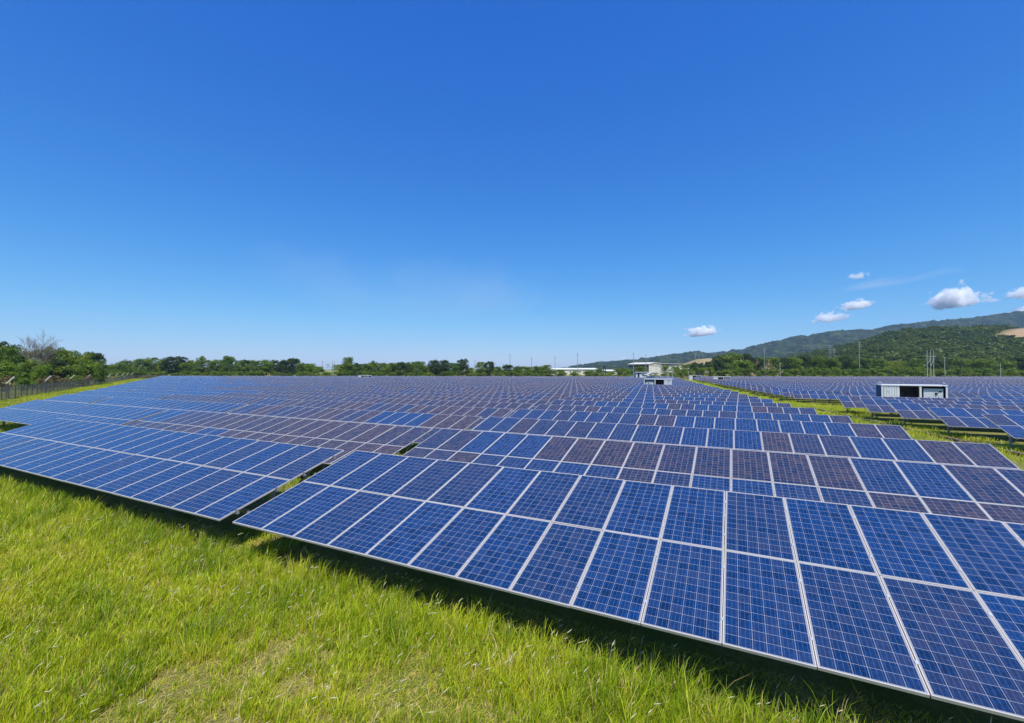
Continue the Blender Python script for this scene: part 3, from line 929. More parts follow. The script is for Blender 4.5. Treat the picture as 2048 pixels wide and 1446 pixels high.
def bare_tree(px, ytop, d, label, spread, seed):
    x, y = bearing(px, d); z = g(x, y); H = elev(ytop, d) - z
    r = random.Random(seed)
    root = empty("bare_tree", (x, y, z))
    tr, br = MB(), MB()
    def grow(p, v, ln, rad, lev, mb):
        steps = 3
        for i in range(steps):
            q = p + v * (ln / steps)
            mb.tube(p, q, rad, rad * 0.85, 5, cap=False)
            rad *= 0.85; p = q
            v = (v + Vector((r.uniform(-.18, .18), r.uniform(-.18, .18), r.uniform(-.02, .14)))).normalized()
            if lev > 0 and (i > 0 or lev < 4):
                for _ in range(2 if lev > 1 else 3):
                    th = r.uniform(0, 6.28); w = (v + Vector((math.cos(th), math.sin(th), 0.12)) * r.uniform(.55, 1.0) * spread).normalized()
                    grow(p, w, ln * r.uniform(.55, .75), max(0.014, rad * .55), lev - 1, br)
    grow(Vector((0, 0, -.2)), Vector((0.03, 0, 1)), H * 0.46, H * 0.017, 4, tr)
    link("trunk", tr.mesh("trunk", M_DRYBARK), root); link("branches", br.mesh("branches", M_DRYBARK), root)
    return tag(root, label, "tree")
bare_tree(66, 667, 112, "tall bare leafless tree rising behind the left fence", 0.85, 12)

def palm(px, ytop, d, label, seed):
    x, y = bearing(px, d); z = g(x, y); H = elev(ytop, d) - z
    r = random.Random(seed)
    root = empty("palm_tree", (x, y, z))
    t = MB(); a = Vector((0, 0, -.1))
    for i in range(5):
        b = Vector((.08 * i, .03 * i, H * .82 * (i + 1) / 5)); t.tube(a, b, .22 - .02 * i, .2 - .02 * i, 7, cap=False); a = b
    link("trunk", t.mesh("trunk", M_BARK), root)
    f = MB()
    for i in range(16):
        th = i * 2.4; up = r.uniform(-.1, .9); L = r.uniform(2.2, 3.0)
        p = a; v = Vector((math.cos(th), math.sin(th), up)).normalized(); side = Vector((-math.sin(th), math.cos(th), 0))
        for s in range(5):
            q = p + v * L / 5; w0, w1 = .34 * (1 - s / 5.5), .34 * (1 - (s + 1) / 5.5)
            f.add([p - side * w0 - Vector((0, 0, .12)), p, p + side * w0 - Vector((0, 0, .12)), q - side * w1 - Vector((0, 0, .12)), q, q + side * w1 - Vector((0, 0, .12))], [(0, 1, 4, 3), (1, 2, 5, 4)])
            p = q; v = (v + Vector((0, 0, -.28))).normalized()
    link("fronds", f.mesh("fronds", M_LEAFDRY if seed == 2 else M_LEAF), root)
    tag(root, label, "palm tree", "palms at the foot of the hill")
palm(1903, 704, 268, "taller palm tree beside the bare leaning pole at the hill foot", 1)
palm(1922, 712, 276, "shorter dry palm tree right of the taller palm", 2)

# ------------------------------------------------------------------ hills
def hill(name, us, ys_px, d0, d1, d2, nu, nd, rough, mat, bare=None, seed=0):
    """ridge line given by bearings us (photo columns) and heights; rises from d0 to the ridge d1 and falls to d2"""
    r = np.random.default_rng(seed)
    px = np.linspace(us[0], us[-1], nu); yp = np.interp(px, us, ys_px)
    d = np.concatenate([np.linspace(d0, d1, nd), np.linspace(d1, d2, nd // 3)[1:]])
    PX, Dd = np.meshgrid(px, d, indexing='ij')
    zr = CAM_Z + d1 * (737.6 - yp) / FPX
    t = np.clip((Dd - d0) / (d1 - d0), 0, 1)
    back = np.clip((Dd - d1) / (d2 - d1), 0, 1)
    prof = (t ** 1.15) * (1 - back ** 1.5)
    base = -3.0
    Z = base + (zr[:, None] - base) * prof
    X = Dd * (FWD[0] + (PX - 1024) / FPX * RGT[0]); Y = Dd * (FWD[1] + (PX - 1024) / FPX * RGT[1])
    if rough > 0:
        fade = np.clip(prof * 6, 0, 1)
        Z = Z + (r.uniform(-.7, 0.25, Z.shape) * rough + (vnoise(X, Y, 26, 41) - .6) * rough * 1.6 + (vnoise(X, Y, 70, 42) - .6) * rough * 1.6 + (vnoise(X, Y, 260, 43) - .5) * rough * 1.2) * fade
    idx = np.arange(X.size).reshape(X.shape)
    F = np.stack([idx[:-1, :-1], idx[1:, :-1], idx[1:, 1:], idx[:-1, 1:]], -1).reshape(-1, 4)
    V = np.stack([X, Y, Z], -1).reshape(-1, 3)
    attr = {}
    if bare is not None: attr["bare"] = bare(PX, Dd).ravel()
    return np_mesh(name, V, [F], mat, attr=attr), (px, d, Z)

FU = [1090, 1135, 1180, 1236, 1272, 1300, 1334, 1360, 1386, 1400, 1414, 1440, 1475, 1536, 1600, 1660, 1700, 1751, 1800, 1850, 1893, 1960, 2048, 2200, 2350]
FY = [741, 735, 727, 720.5, 720, 714, 706.5, 705, 700.5, 702, 706, 705, 699, 685, 673, 663, 659, 654, 647, 641, 637.5, 631, 621.5, 606, 600]
me, _ = hill("far_hill", FU, FY, 1500, 2700, 3300, 640, 170, 9.0, M_FARHILL, seed=3)
tag(link("far_hill", me), kind='structure')
NU = [1560, 1620, 1678, 1733, 1770, 1806, 1861, 1886, 1940, 1986, 2048, 2200, 2350]
NY = [728, 716, 702, 689, 677, 668, 664, 664, 663, 661, 656, 645, 640]
def bare_fn(PX, D):
    c = (PX - 2056) / 78.0
    s = (D - 800) / 130.0 - (PX - 2020) / 78 * 0.25
    return np.clip(2.2 - 2.2 * np.sqrt(c * c + s * s), 0, 1)
me, (npx, nd_, nz) = hill("near_hill", NU, NY, 420, 900, 1150, 260, 90, 0.0, M_NEARHILL, bare_fn, seed=4)
tag(link("near_hill", me), kind='structure')
me, _ = hill("grass_rise", [1330, 1372, 1392, 1415, 1440, 1500, 1560, 1640], [738, 726, 719, 716.5, 717, 718, 719, 732], 480, 640, 760, 60, 24, 0.0,
             plain("dry_grass_slope", (0.26, 0.20, 0.09), 0.95, 0, 0.25, 0.05), seed=5)
tag(link("grass_rise", me), kind='structure')

def hillside_wood():
    r = np.random.default_rng(11)
    n = 8800
    px = r.uniform(1575, 2330, n); d = 440 + (1000 - 440) * r.uniform(0, 1, n) ** 0.8
    keep = bare_fn(px, d) < 0.15
    px, d = px[keep], d[keep]
    iu = (np.interp(px, npx, np.arange(len(npx)))).astype(int)
    od = np.argsort(nd_); idd = np.searchsorted(nd_, d).clip(0, len(nd_) - 1)
    z = nz[iu, idd]
    x = d * (FWD[0] + (px - 1024) / FPX * RGT[0]); y = d * (FWD[1] + (px - 1024) / FPX * RGT[1])
    patchv = np.clip((vnoise(x, y, 55, 31) * .6 + vnoise(x, y, 18, 32) * .4 - .5) * 1.5, -.4, .5) + .25 * np.clip((560 - d) / 120, 0, 1)
    base = [blob_crown(12, 90, 0.16, seed=200 + s, low=0.10, flat=0.8) for s in range(5)]
    Vs, Fs, SHs = [], [], []; off = 0
    for i in range(len(px)):
        P, N, S, SH = base[i % 5]
        H = 5.0 + 10 * r.uniform(0, 1) ** 1.8; w = H * r.uniform(1.0, 1.9)
        a = r.uniform(0, 6.28); ca, sa = math.cos(a), math.sin(a)
        Q = np.stack([P[:, 0] * ca - P[:, 1] * sa, P[:, 0] * sa + P[:, 1] * ca, P[:, 2]], 1)
        V, F, sh = leaf_quads(Q, N, S, SH, seed=i)
        V = V * np.array([w, w, H]) + np.array([x[i], y[i], z[i] - 0.6])
        Vs.append(V); Fs.append(F + off); off += len(V)
        SHs.append(np.clip(sh * 0.45 + r.uniform(0, 1) ** 1.6 * 0.6 + patchv[i], 0, 1))
    me = np_mesh("hillside_wood", np.concatenate(Vs), [np.concatenate(Fs)], M_HILLLEAF, attr={"shade": np.concatenate(SHs)})
    tag(link("hillside_wood", me), "dark green wood covering the nearer hill at the right", "wood", None, 'stuff')
hillside_wood()

# ------------------------------------------------------------------ buildings
def warehouse():
    d = 470
    cx, cy = bearing(1298, d)
    z = g(cx, cy)
    root = empty("white_warehouse", (cx, cy, z))
    # local frame: e1 runs to the right along the sunlit front, e2 back-left along the shaded side
    e1 = Vector((RGT[0], RGT[1], 0)) * 0.90 + Vector((FWD[0], FWD[1], 0)) * 0.42; e1.normalize()
    e2 = Vector((-e1.y, e1.x, 0))
    H = elev(728, d) - z
    def P(a, b, h): return e1 * a + e2 * b + Vector((0, 0, h))
    def slab(name, a0, a1, b0, b1, h0, h1, mat, parent=root):
        mb = MB()
        vs = [P(a, b, h) for a in (a0, a1) for b in (b0, b1) for h in (h0, h1)]
        mb.add(vs, [(0, 1, 3, 2), (4, 6, 7, 5), (0, 4, 5, 1), (2, 3, 7, 6), (0, 2, 6, 4), (1, 5, 7, 3)])
        return link(name, mb.mesh(name, mat), parent)
    slab("front_wall", 0, 17, 0, 0.5, -1, H, M_OFFWHITE)
    slab("long_wall", 17, 90, 0.3, 0.8, -1, H - 1.4, M_OFFWHITE)
    slab("side_wall", 0.0, 0.5, 0.5, 32, -1, H - 0.6, M_SHADE_OPENINGS)  # shade painted into this wall's colour; the other walls keep the cream
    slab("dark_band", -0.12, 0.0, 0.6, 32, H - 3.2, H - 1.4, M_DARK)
    slab("rear_wall", 0.5, 90, 31.5, 32, -1, H - 1.5, M_OFFWHITE)
    slab("end_wall", 89.5, 90, 0.8, 31.5, -1, H - 1.5, M_OFFWHITE)
    # shallow gabled roof with overhang
    mb = MB()
    prof = [(-1.4, H - 0.3), (8, H + 1.5), (17.2, H + 0.35), (90.5, H - 1.0)]
    for (a0, h0), (a1, h1) in zip(prof[:-1], prof[1:]):
        mb.add([P(a0, -0.8, h0), P(a1, -0.8, h1), P(a1, 33, h1), P(a0, 33, h0), P(a0, -0.8, h0 + .45), P(a1, -0.8, h1 + .45), P(a1, 33, h1 + .45), P(a0, 33, h0 + .45)],
               [(0, 3, 2, 1), (4, 5, 6, 7), (0, 1, 5, 4), (1, 2, 6, 5), (2, 3, 7, 6), (3, 0, 4, 7)])
    link("roof", mb.mesh("roof", M_OFFWHITE), root)
    mb = MB()
    mb.add([P(0.3, 0, H - .02), P(8, 0, H + 1.45), P(16.8, 0, H + .3), P(16.8, 0, H - .02)], [(0, 3, 2, 1)])
    mb.add([P(0.3, .5, H - .02), P(8, .5, H + 1.45), P(16.8, .5, H + .3), P(16.8, .5, H - .02)], [(0, 1, 2, 3)])
    link("gable", mb.mesh("gable", M_OFFWHITE), root)
    slab("louvre_strip", 2, 16, -0.08, 0.0, H - 2.2, H - 1.5, M_SHADE_OPENINGS)
    for a in (30, 58): slab("vent_window", a, a + 5, 0.22, 0.3, H - 3.0, H - 2.0, M_SHADE_OPENINGS)
    tag(root, "large cream warehouse with shaded grey side and shallow gabled roof", "warehouse")
warehouse()

def low_shed(px0, px1, y_top, d, label, mat):
    x0, y0 = bearing(px0, d); x1, y1 = bearing(px1, d + 10)
    z = g(x0, y0); H = elev(y_top, d) - z
    a = Vector((x1 - x0, y1 - y0, 0)); L = a.length; a.normalize(); b = Vector((-a.y, a.x, 0))
    root = empty("low_warehouse", (x0, y0, z), math.atan2(a.y, a.x))
    mb = MB(); mb.box((L / 2, 12, H / 2 - .6), (L, 24, H)); link("wall", mb.mesh("wall", mat), root)
    mb = MB()
    mb.add([(-.6, -.8, H - .1), (L + .6, -.8, H - .1), (L + .6, 12, H + 1.2), (-.6, 12, H + 1.2), (L + .6, 24.8, H - .1), (-.6, 24.8, H - .1)], [(0, 1, 2, 3), (3, 2, 4, 5)])
    mb.add([(-.6, -.8, H - .4), (L + .6, -.8, H - .4), (L + .6, -.8, H - .1), (-.6, -.8, H - .1)], [(0, 1, 2, 3)])
    rf = link("roof", mb.mesh("roof", M_WHITE), root)
    mb = MB()
    for i in range(int(L / 9)): mb.box((5 + i * 9, -0.05, H * .55), (2.4, .1, 1.2))
    link("window_strip", mb.mesh("window_strip", M_SHADE_OPENINGS), root)
    tag(root, label, "warehouse")
low_shed(1100, 1196, 738.2, 480, "long low cream warehouse behind the tree belt left of the big one", M_OFFWHITE)
low_shed(1198, 1236, 741.5, 500, "shorter low pale shed between the two larger warehouses", M_OFFWHITE)

def tank_tower():
    d = 400; x, y = bearing(1209, d); z = g(x, y); H = elev(731, d) - z
    r = empty("tank_tower", (x, y, z), .4)
    mb = MB(); mb.tube((0, 0, H - 2.4), (0, 0, H - .5), 1.15, 1.15, 12); mb.tube((0, 0, H - .5), (0, 0, H), 1.2, .5, 12); link("tank", mb.mesh("tank", M_RUST), r)
    for a in (-1, 1):
        for b in (-1, 1):
            mb = MB(); mb.bar((a * 1.1, b * 1.1, 0), (a * .9, b * .9, H - 2.4), .22); link("leg", mb.mesh("leg", M_RUST), r)
    mb = MB(); mb.box((0, 0, H - 2.5), (2.6, 2.6, .18)); mb.bar((-1.1, -1.1, 1), (1, -1, H - 3), .14); mb.bar((1.1, -1.1, 1), (-1, -1, H - 3), .14); mb.bar((-1.1, 1.1, 1), (-1, -1, H - 3), .14); mb.bar((1.1, 1.1, 1), (1, -1, H - 3), .14)
    mb.box((0, 0, H * .45), (2.1, 2.1, 1.6)); link("platform", mb.mesh("platform", M_RUST), r)
    tag(r, "small black tank tower on legs beside the low shed", "tank tower")
tank_tower()

def control_house():
    d = 215; x, y = bearing(1272, d); z = g(x, y); H = elev(745.0, d) - z
    r = empty("control_house", (x, y, z), YAW)
    mb = MB(); mb.box((3.2, 2, H / 2), (6.4, 4, H)); link("wall", mb.mesh("wall", M_CAB), r)
    mb = MB(); mb.box((3.2, 2, H + .12), (7.4, 5, .24)); link("roof", mb.mesh("roof", M_LITEPOLE), r)
    mb = MB(); mb.box((1.2, -.04, H * .5), (.9, .08, H * .9)); link("door", mb.mesh("door", M_DARK), r)
    mb = MB(); mb.box((4.2, -.04, H * .7), (2.2, .08, .8)); link("window", mb.mesh("window", M_DARK), r)
    tag(r, "flat-roofed grey control house far behind the middle cabin", "building")
    d = 190; x, y = bearing(1292, d); z = g(x, y); H = elev(745.5, d) - z
    r = empty("equipment_shelter", (x, y, z), YAW)
    for a in (0.1, 4.4):
        for b in (0.1, 2.9):
            mb = MB(); mb.box((a, b, H / 2 - .4), (.14, .14, H)); link("post", mb.mesh("post", M_POLE), r)
    mb = MB()
    mb.add([(-.3, -.3, H - 1.1), (2.6, -.3, H), (5.0, -.3, H - .5), (-.3, 3.3, H - 1.1), (2.6, 3.3, H), (5.0, 3.3, H - .5), (-.3, -.3, H - 1.0), (2.6, -.3, H + .1), (5.0, -.3, H - .4), (-.3, 3.3, H - 1.0), (2.6, 3.3, H + .1), (5.0, 3.3, H - .4)],
           [(0, 3, 4, 1), (1, 4, 5, 2), (6, 7, 10, 9), (7, 8, 11, 10), (0, 1, 7, 6), (1, 2, 8, 7), (3, 9, 10, 4), (4, 10, 11, 5), (0, 6, 9, 3), (2, 5, 11, 8)])
    link("roof", mb.mesh("roof", M_LITEPOLE), r)
    mb = MB(); mb.box((1.4, 1.5, H * .3), (1.6, 1.2, H * .7)); mb.box((3.3, 1.5, H * .36), (1.2, 1.2, H * .75)); link("switchgear", mb.mesh("switchgear", M_CAB), r)
    tag(r, "open equipment shelter with peaked pale roof behind the middle cabin", "shelter")
control_house()

# ------------------------------------------------------------------ poles
def pole(px, ytop, d, label, arms=(0.9,), r=0.17, mat=None, name="utility_pole", armw=2.2, lean=0.0, group="utility poles on the skyline", ybase=None):
    x, y = bearing(px, d); z = g(x, y) if ybase is None else elev(ybase, d)
    H = elev(ytop, d) - z
    o = empty(name, (x, y, z), YAW)
    mb = MB(); mb.tube((0, 0, -.3), (lean * H, 0, H), r * 1.15, r * .75, 8); link("pole", mb.mesh("pole", mat or M_POLE), o)
    for a in arms:
        mb = MB(); mb.bar((lean * H * a - armw / 2, -.12, H * a), (lean * H * a + armw / 2, -.12, H * a), .13)
        for q in (-.48, -.2, .2, .48): mb.tube((lean * H * a + armw * q, -.12, H * a), (lean * H * a + armw * q, -.12, H * a + .35), .06, .05, 5)
        link("crossarm", mb.mesh("crossarm", mat or M_POLE), o)
    return tag(o, label, "utility pole", group)
PS = [(645, 722, 380, (.97, .93), "dark pole with double crossarm in the gap of the belt"), (665, 721, 360, (), "left of two thin poles in the gap of the belt"),
      (669, 722, 385, (), "right of two thin poles in the gap of the belt"), (873, 716, 420, (.96,), "pole tip poking above the belt right of the far cabin"),
      (950, 720, 400, (.97,), "thin pole between the dark tall tree and the next clump"), (1020, 709, 400, (.98, .93), "tall pole above the trees left of the low warehouse"),
      (1063, 715, 400, (.97, .9), "pole above the trees just left of the low warehouse"), (1110, 713, 390, (.97, .92), "pole in front of the left end of the low warehouse"),
      (1155, 706, 380, (.98, .93, .88), "tallest pole in front of the low warehouse"), (1267, 705, 375, (.96, .9), "pole before the shaded side of the big warehouse"),
      (1292, 709, 450, (.97,), "thin pole by the corner of the big warehouse"), (1391, 705, 300, (.95, .9), "pole in front of the tan grass rise"),
      (1398, 708, 420, (.96,), "fainter pole right behind the one at the tan rise"), (1529, 696, 290, (.97, .92, .87), "tall slim pole right of the big round trees"),
      (1719, 683, 285, (.98, .93, .86), "tall pale pole with stacked crossarms before the near hill"), (1116, 733, 600, (.9, .8), "tiny pole on the skyline behind the low warehouse")]
for px, yt, d, arms, lab in PS:
    pole(px, yt, d, lab, arms, r=0.15 + d / 4200, armw=2.0)
for px, yt, d, lab, le in ((1890, 715, 262, "short leaning pale pole right of the three-legged pole frame", -.02), (2001, 726, 262, "short pale concrete pole near the right edge", 0), (1560, 726, 262, "thin short lamp pole in the bushes right of the slim pole", 0)):
    pole(px, yt, d, lab, (.98,) if px != 2001 else (), .12, M_LITEPOLE, armw=1.3, lean=le, group="short pale poles at the field edge")
for i, (px, yt, d) in enumerate(((1312, 730, 225), (1321, 730, 240), (1334, 740, 200), (1337, 737, 205), (1345, 738, 215))):
    pole(px, yt, d, ["left taller", "right taller", "first short", "second short", "third short"][i] + " pale lamp pole behind the middle cabin", (.97,), .10, M_LITEPOLE, "lamp_pole", .9, group="lamp poles behind the middle cabin")

def pole_frame():
    d = 268; x, y = bearing(1861, d); z = g(x, y); H = elev(700, d) - z
    o = empty("pole_frame", (x, y, z), YAW)
    for a in (-2.0, .1, 1.9):
        mb = MB(); mb.tube((a, 0, -.2), (a, 0, H), .15, .10, 8); link("pole", mb.mesh("pole", M_LITEPOLE), o)
    mb = MB(); mb.bar((-3, -.2, H * .78), (3, -.2, H * .78), .2); mb.bar((-2, -.2, H * .52), (.1, -.2, H * .72), .12); mb.bar((.1, -.2, H * .45), (1.9, -.2, H * .74), .12)
    mb.bar((-3, -.2, H * .70), (3, -.2, H * .70), .12)
    link("crossarm", mb.mesh("crossarm", M_LITEPOLE), o)
    tag(o, "frame of three pale poles with crossarms before the near hill", "pole frame")
pole_frame()

def lattice(px, ytop, d, label):
    x, y = bearing(px, d); z = g(x, y) + 8; H = elev(ytop, d) - z
    o = empty("lattice_tower", (x, y, z), .5)
    mb = MB(); w = 2.0
    n = 6
    for i in range(n):
        a0, a1 = H * i / n, H * (i + 1) / n; w0, w1 = w * (1 - .75 * i / n), w * (1 - .75 * (i + 1) / n)
        c = [(-1, -1), (1, -1), (1, 1), (-1, 1)]
        for k in range(4):
            p, q = c[k], c[(k + 1) % 4]
            mb.bar((p[0] * w0, p[1] * w0, a0), (p[0] * w1, p[1] * w1, a1), .2)
            mb.bar((p[0] * w0, p[1] * w0, a0), (q[0] * w1, q[1] * w1, a1), .09); mb.bar((p[0] * w1, p[1] * w1, a1), (q[0] * w1, q[1] * w1, a1), .09)
    link("mast", mb.mesh("mast", M_POLE), o)
    for h in (.8, .88, .96):
        mb = MB(); mb.bar((-3.4, 0, H * h), (3.4, 0, H * h), .3); link("crossarm", mb.mesh("crossarm", M_POLE), o)
    tag(o, label, "lattice tower", "lattice towers left of the near hill")
lattice(1660, 690, 520, "left lattice tower standing before the wooded hills")
lattice(1668, 696, 600, "right lattice tower standing before the wooded hills")
lattice(656, 728, 700, "faint lattice tower in the gap of the tree belt")

# ------------------------------------------------------------------ grass
def blades(x, y, h, w, shade, seed, lean=0.45):
    n = len(x); r = np.random.default_rng(seed)
    th = r.uniform(0, 2 * np.pi, n); cx, cy = np.cos(th), np.sin(th)
    # lean mostly with the breeze, to the right
    la = r.normal(0.15, 0.5, n) + YAW; lm = h * np.abs(r.normal(lean, 0.28, n))
    lx, ly = np.cos(la) * lm * np.sign(r.uniform(-0.35, 1, n)), np.sin(la) * lm + r.normal(0, .15, n) * h
    z = ground(x, y) - 0.01
    B = np.stack([x, y, z], 1); W = np.stack([cx, cy, np.zeros(n)], 1) * (w / 2)[:, None]
    M1 = B + np.stack([lx * .22, ly * .22, h * .45], 1); M2 = B + np.stack([lx * .58, ly * .58, h * .80], 1); T = B + np.stack([lx, ly, h * (1 - .10 * np.abs(r.normal(0, 1, n)))], 1)
    V = np.stack([B - W, B + W, M1 - W * .9, M1 + W * .9, M2 - W * .6, M2 + W * .6, T], 1).reshape(-1, 3)
    o = np.arange(n)[:, None] * 7
    Q = np.concatenate([o + np.array([0, 1, 3, 2]), o + np.array([2, 3, 5, 4])]); Tt = o + np.array([4, 5, 6])
    sh = np.repeat(shade, 7); hh = np.tile(np.array([0, 0, .45, .45, .8, .8, 1.0]), n)
    return V, Q, Tt, sh, hh

def grass_object(name, x, y, h, w, shade, label, seed, lean=0.45):
    V, Q, T, sh, hh = blades(x, y, h, w, shade, seed, lean)
    me = np_mesh(name, V, [Q, T], M_GRASS, attr={"shade": sh, "height": hh})
    tag(link(name, me), label, "grass", None, 'stuff')

def patchy(x, y):
    a = .06 + vnoise(x, y, 1.3, 1) * .30 + vnoise(x, y, .42, 2) * .36 + vnoise(x, y, .16, 3) * .34
    near = np.clip((9.5 - np.hypot(x, y)) / 4.0, 0, 1)      # thinner, drier turf close to the viewpoint
    return a - 0.20 * near - 0.05 * np.clip((vnoise(x, y, 2.2, 51) - .55) * 4, 0, 1)

def foreground():
    r = np.random.default_rng(5)
    front = row_y(1) - RUN
    # tufts: each a fan of blades from one crown
    n = 92000
    x = r.uniform(-34, 5.5, n); y = r.uniform(1.2, front + 1.0, n)
    def seen(x, y):
        d = depth_of(x, y)
        return (d > 2.5) & (np.abs(lat_of(x, y)) / np.maximum(d, .1) < 1.32) & (CAM_Z / np.maximum(d, .1) < 1.0)
    ok = seen(x, y) & (r.uniform(0, 1, n) < np.clip(8.0 / np.maximum(np.hypot(x, y), 1), 0.25, 1.0)) & (y < front + .02 + .22 * r.uniform(0, 1, n) ** 2)
    x, y = x[ok], y[ok]
    pt = patchy(x, y)
    pt = pt + .34 * np.clip((y - (front - 1.3)) / .9, 0, 1)
    keep = r.uniform(0, 1, len(x)) < np.clip((pt - .26) * 3.4, .04, 1)
    x, y, pt = x[keep], y[keep], pt[keep]
    edge = np.clip((y - (front - 1.4)) / 1.4, 0, 1)
    far = np.clip((np.hypot(x, y) - 8) / 14, 0, 1)
    size = np.clip(r.gamma(2.2, .22, len(x)), .10, 1.5)
    th = .085 + .20 * size * np.clip(pt * 1.7, .4, 1.2) + .30 * edge * r.uniform(0, 1, len(x)) ** 1.5 + .10 * far
    tsh = np.clip(.46 + .45 * (vnoise(x, y, .8, 4) - .5) + r.normal(0, .10, len(x)) - .12 * edge, 0, 1)
    nb = (5 + 13 * size).astype(int)
    k = np.repeat(np.arange(len(x)), nb); m = len(k)
    rad = .012 + .035 * size[k] * r.uniform(0, 1, m) ** .5; an = r.uniform(0, 6.283, m)
    bx, by = x[k] + rad * np.cos(an), y[k] + rad * np.sin(an)
    h = th[k] * r.uniform(.45, 1.2, m); w = r.uniform(.0048, .0112, m) * (1 + np.hypot(bx, by) * .035)
    sh = np.clip(tsh[k] + r.normal(0, .09, m), 0, 1)
    dry = r.uniform(0, 1, m) < .12
    sh[dry] = r.uniform(.8, 1, dry.sum())
    # short turf between the tufts, going dry where it is thin
    n = 210000
    x2 = r.uniform(-34, 5.5, n); y2 = r.uniform(1.2, front + .05, n)
    ok = seen(x2, y2) & (r.uniform(0, 1, n) < np.clip(6.5 / np.maximum(np.hypot(x2, y2), 1), 0.2, 1.0))
    x2, y2 = x2[ok], y2[ok]
    pt2 = patchy(x2, y2)
    keep = r.uniform(0, 1, len(x2)) < np.clip((pt2 - .20) * 3.0, .12, 1)
    x2, y2, pt2 = x2[keep], y2[keep], pt2[keep]
    h2 = (.05 + .16 * pt2) * r.uniform(.5, 1.3, len(x2)); w2 = r.uniform(.004, .008, len(x2)) * (1 + np.hypot(x2, y2) * .04)
    s2 = np.clip(.42 + .4 * (vnoise(x2, y2, .7, 14) - .5) + r.normal(0, .14, len(x2)), 0, 1)
    dry = r.uniform(0, 1, len(x2)) < np.clip(.20 + (.52 - pt2) * 2.4, .08, .9)
    s2[dry] = r.uniform(.82, 1, dry.sum())
    grass_object("meadow_grass", np.concatenate([bx, x2]), np.concatenate([by, y2]), np.concatenate([h, h2]), np.concatenate([w, w2]), np.concatenate([sh, s2]),
                 "bright yellow-green meadow grass in the foreground below the front row", 8, lean=.30)
    # matted straw and short undergrowth
    m = 120000
    x = r.uniform(-16, 4, m); y = r.uniform(1.2, 7.5, m); d = depth_of(x, y)
    ok = (d > 2.5) & (np.abs(lat_of(x, y)) / np.maximum(d, .1) < 1.3)
    x, y = x[ok], y[ok]
    grass_object("straw_litter", x, y, r.uniform(.02, .08, len(x)), r.uniform(.005, .011, len(x)), np.clip(r.normal(.82, .16, len(x)), 0, 1), "dry straw lying between the green blades in the foreground", 9, lean=1.6)
    # seed plumes
    mb_v, mb_q = [], []
    k = 1100
    x = r.uniform(-16, 4, k); y = r.uniform(2.2, front + .5, k); d = depth_of(x, y)
    pl = vnoise(x, y, 1.2, 6) + .25 * np.clip((y - 3.5) / 2.5, 0, 1)
    ok = (d > 2.8) & (np.abs(lat_of(x, y)) / np.maximum(d, .1) < 1.25) & (pl > .46 + .25 * r.uniform(-1, 1, k))
    x, y = x[ok], y[ok]
    V, Q = [], []; off = 0
    for i in range(len(x)):
        h = r.uniform(.26, .52); z = float(ground(x[i], y[i]))
        a = YAW + r.normal(.2, .5); L = r.uniform(.05, .11); lx, ly = math.cos(a), math.sin(a)
        p0 = np.array([x[i], y[i], z]); p1 = p0 + np.array([lx * .10, ly * .10, h]); el = r.uniform(.15, 1.0)
        dd = np.array([lx * math.cos(el), ly * math.cos(el), math.sin(el)]); sid = np.cross(dd, [0, 0, 1]); sid /= np.linalg.norm(sid); up = np.cross(sid, dd)
        ring = []
        for (t, rad) in ((0, .002), (.25, .0062), (.6, .005), (1.0, .001)):
            c = p1 + dd * L * t
            for b in range(4):
                an = b * math.pi / 2; ring.append(c + (sid * math.cos(an) + up * math.sin(an)) * rad)
        for s in range(3):
            for b in range(4): Q.append((off + s * 4 + b, off + s * 4 + (b + 1) % 4, off + s * 4 + 4 + (b + 1) % 4, off + s * 4 + 4 + b))
        V += ring; off += 16
        e = sid * .0018; V += [p0 - e, p0 + e, p1 + e, p1 - e]; Q.append((off, off + 1, off + 2, off + 3)); off += 4
    me = np_mesh("seed_plumes", np.array(V), [np.array(Q)], M_PLUME)
    tag(link("seed_plumes", me), "pale seed plumes nodding above the foreground grass", "grass", None, 'stuff')
    # broad-leaved weeds along the shaded panel edge
    k = 5200
    x = r.uniform(-20, 5, k); y = front + r.normal(-.40, .26, k)
    ok = vnoise(x, y, 1.1, 9) > .45
    x, y = x[ok], y[ok]
    P = np.stack([x, y, ground(x, y) + r.uniform(.04, .34, len(x))], 1)
    N = r.normal(size=P.shape) * .6 + np.array([0, -.2, 1]); N /= np.linalg.norm(N, axis=1)[:, None]
    V, F, sh = leaf_quads(P, N, r.uniform(.02, .045, len(x)), r.uniform(0.2, 1, len(x)), 3)
    me = np_mesh("leafy_weeds", V, [F], M_LEAFLITE, attr={"shade": sh})
    tag(link("leafy_weeds", me), "broad-leaved weeds growing along the shaded front edge", "weeds", None, 'stuff')
foreground()

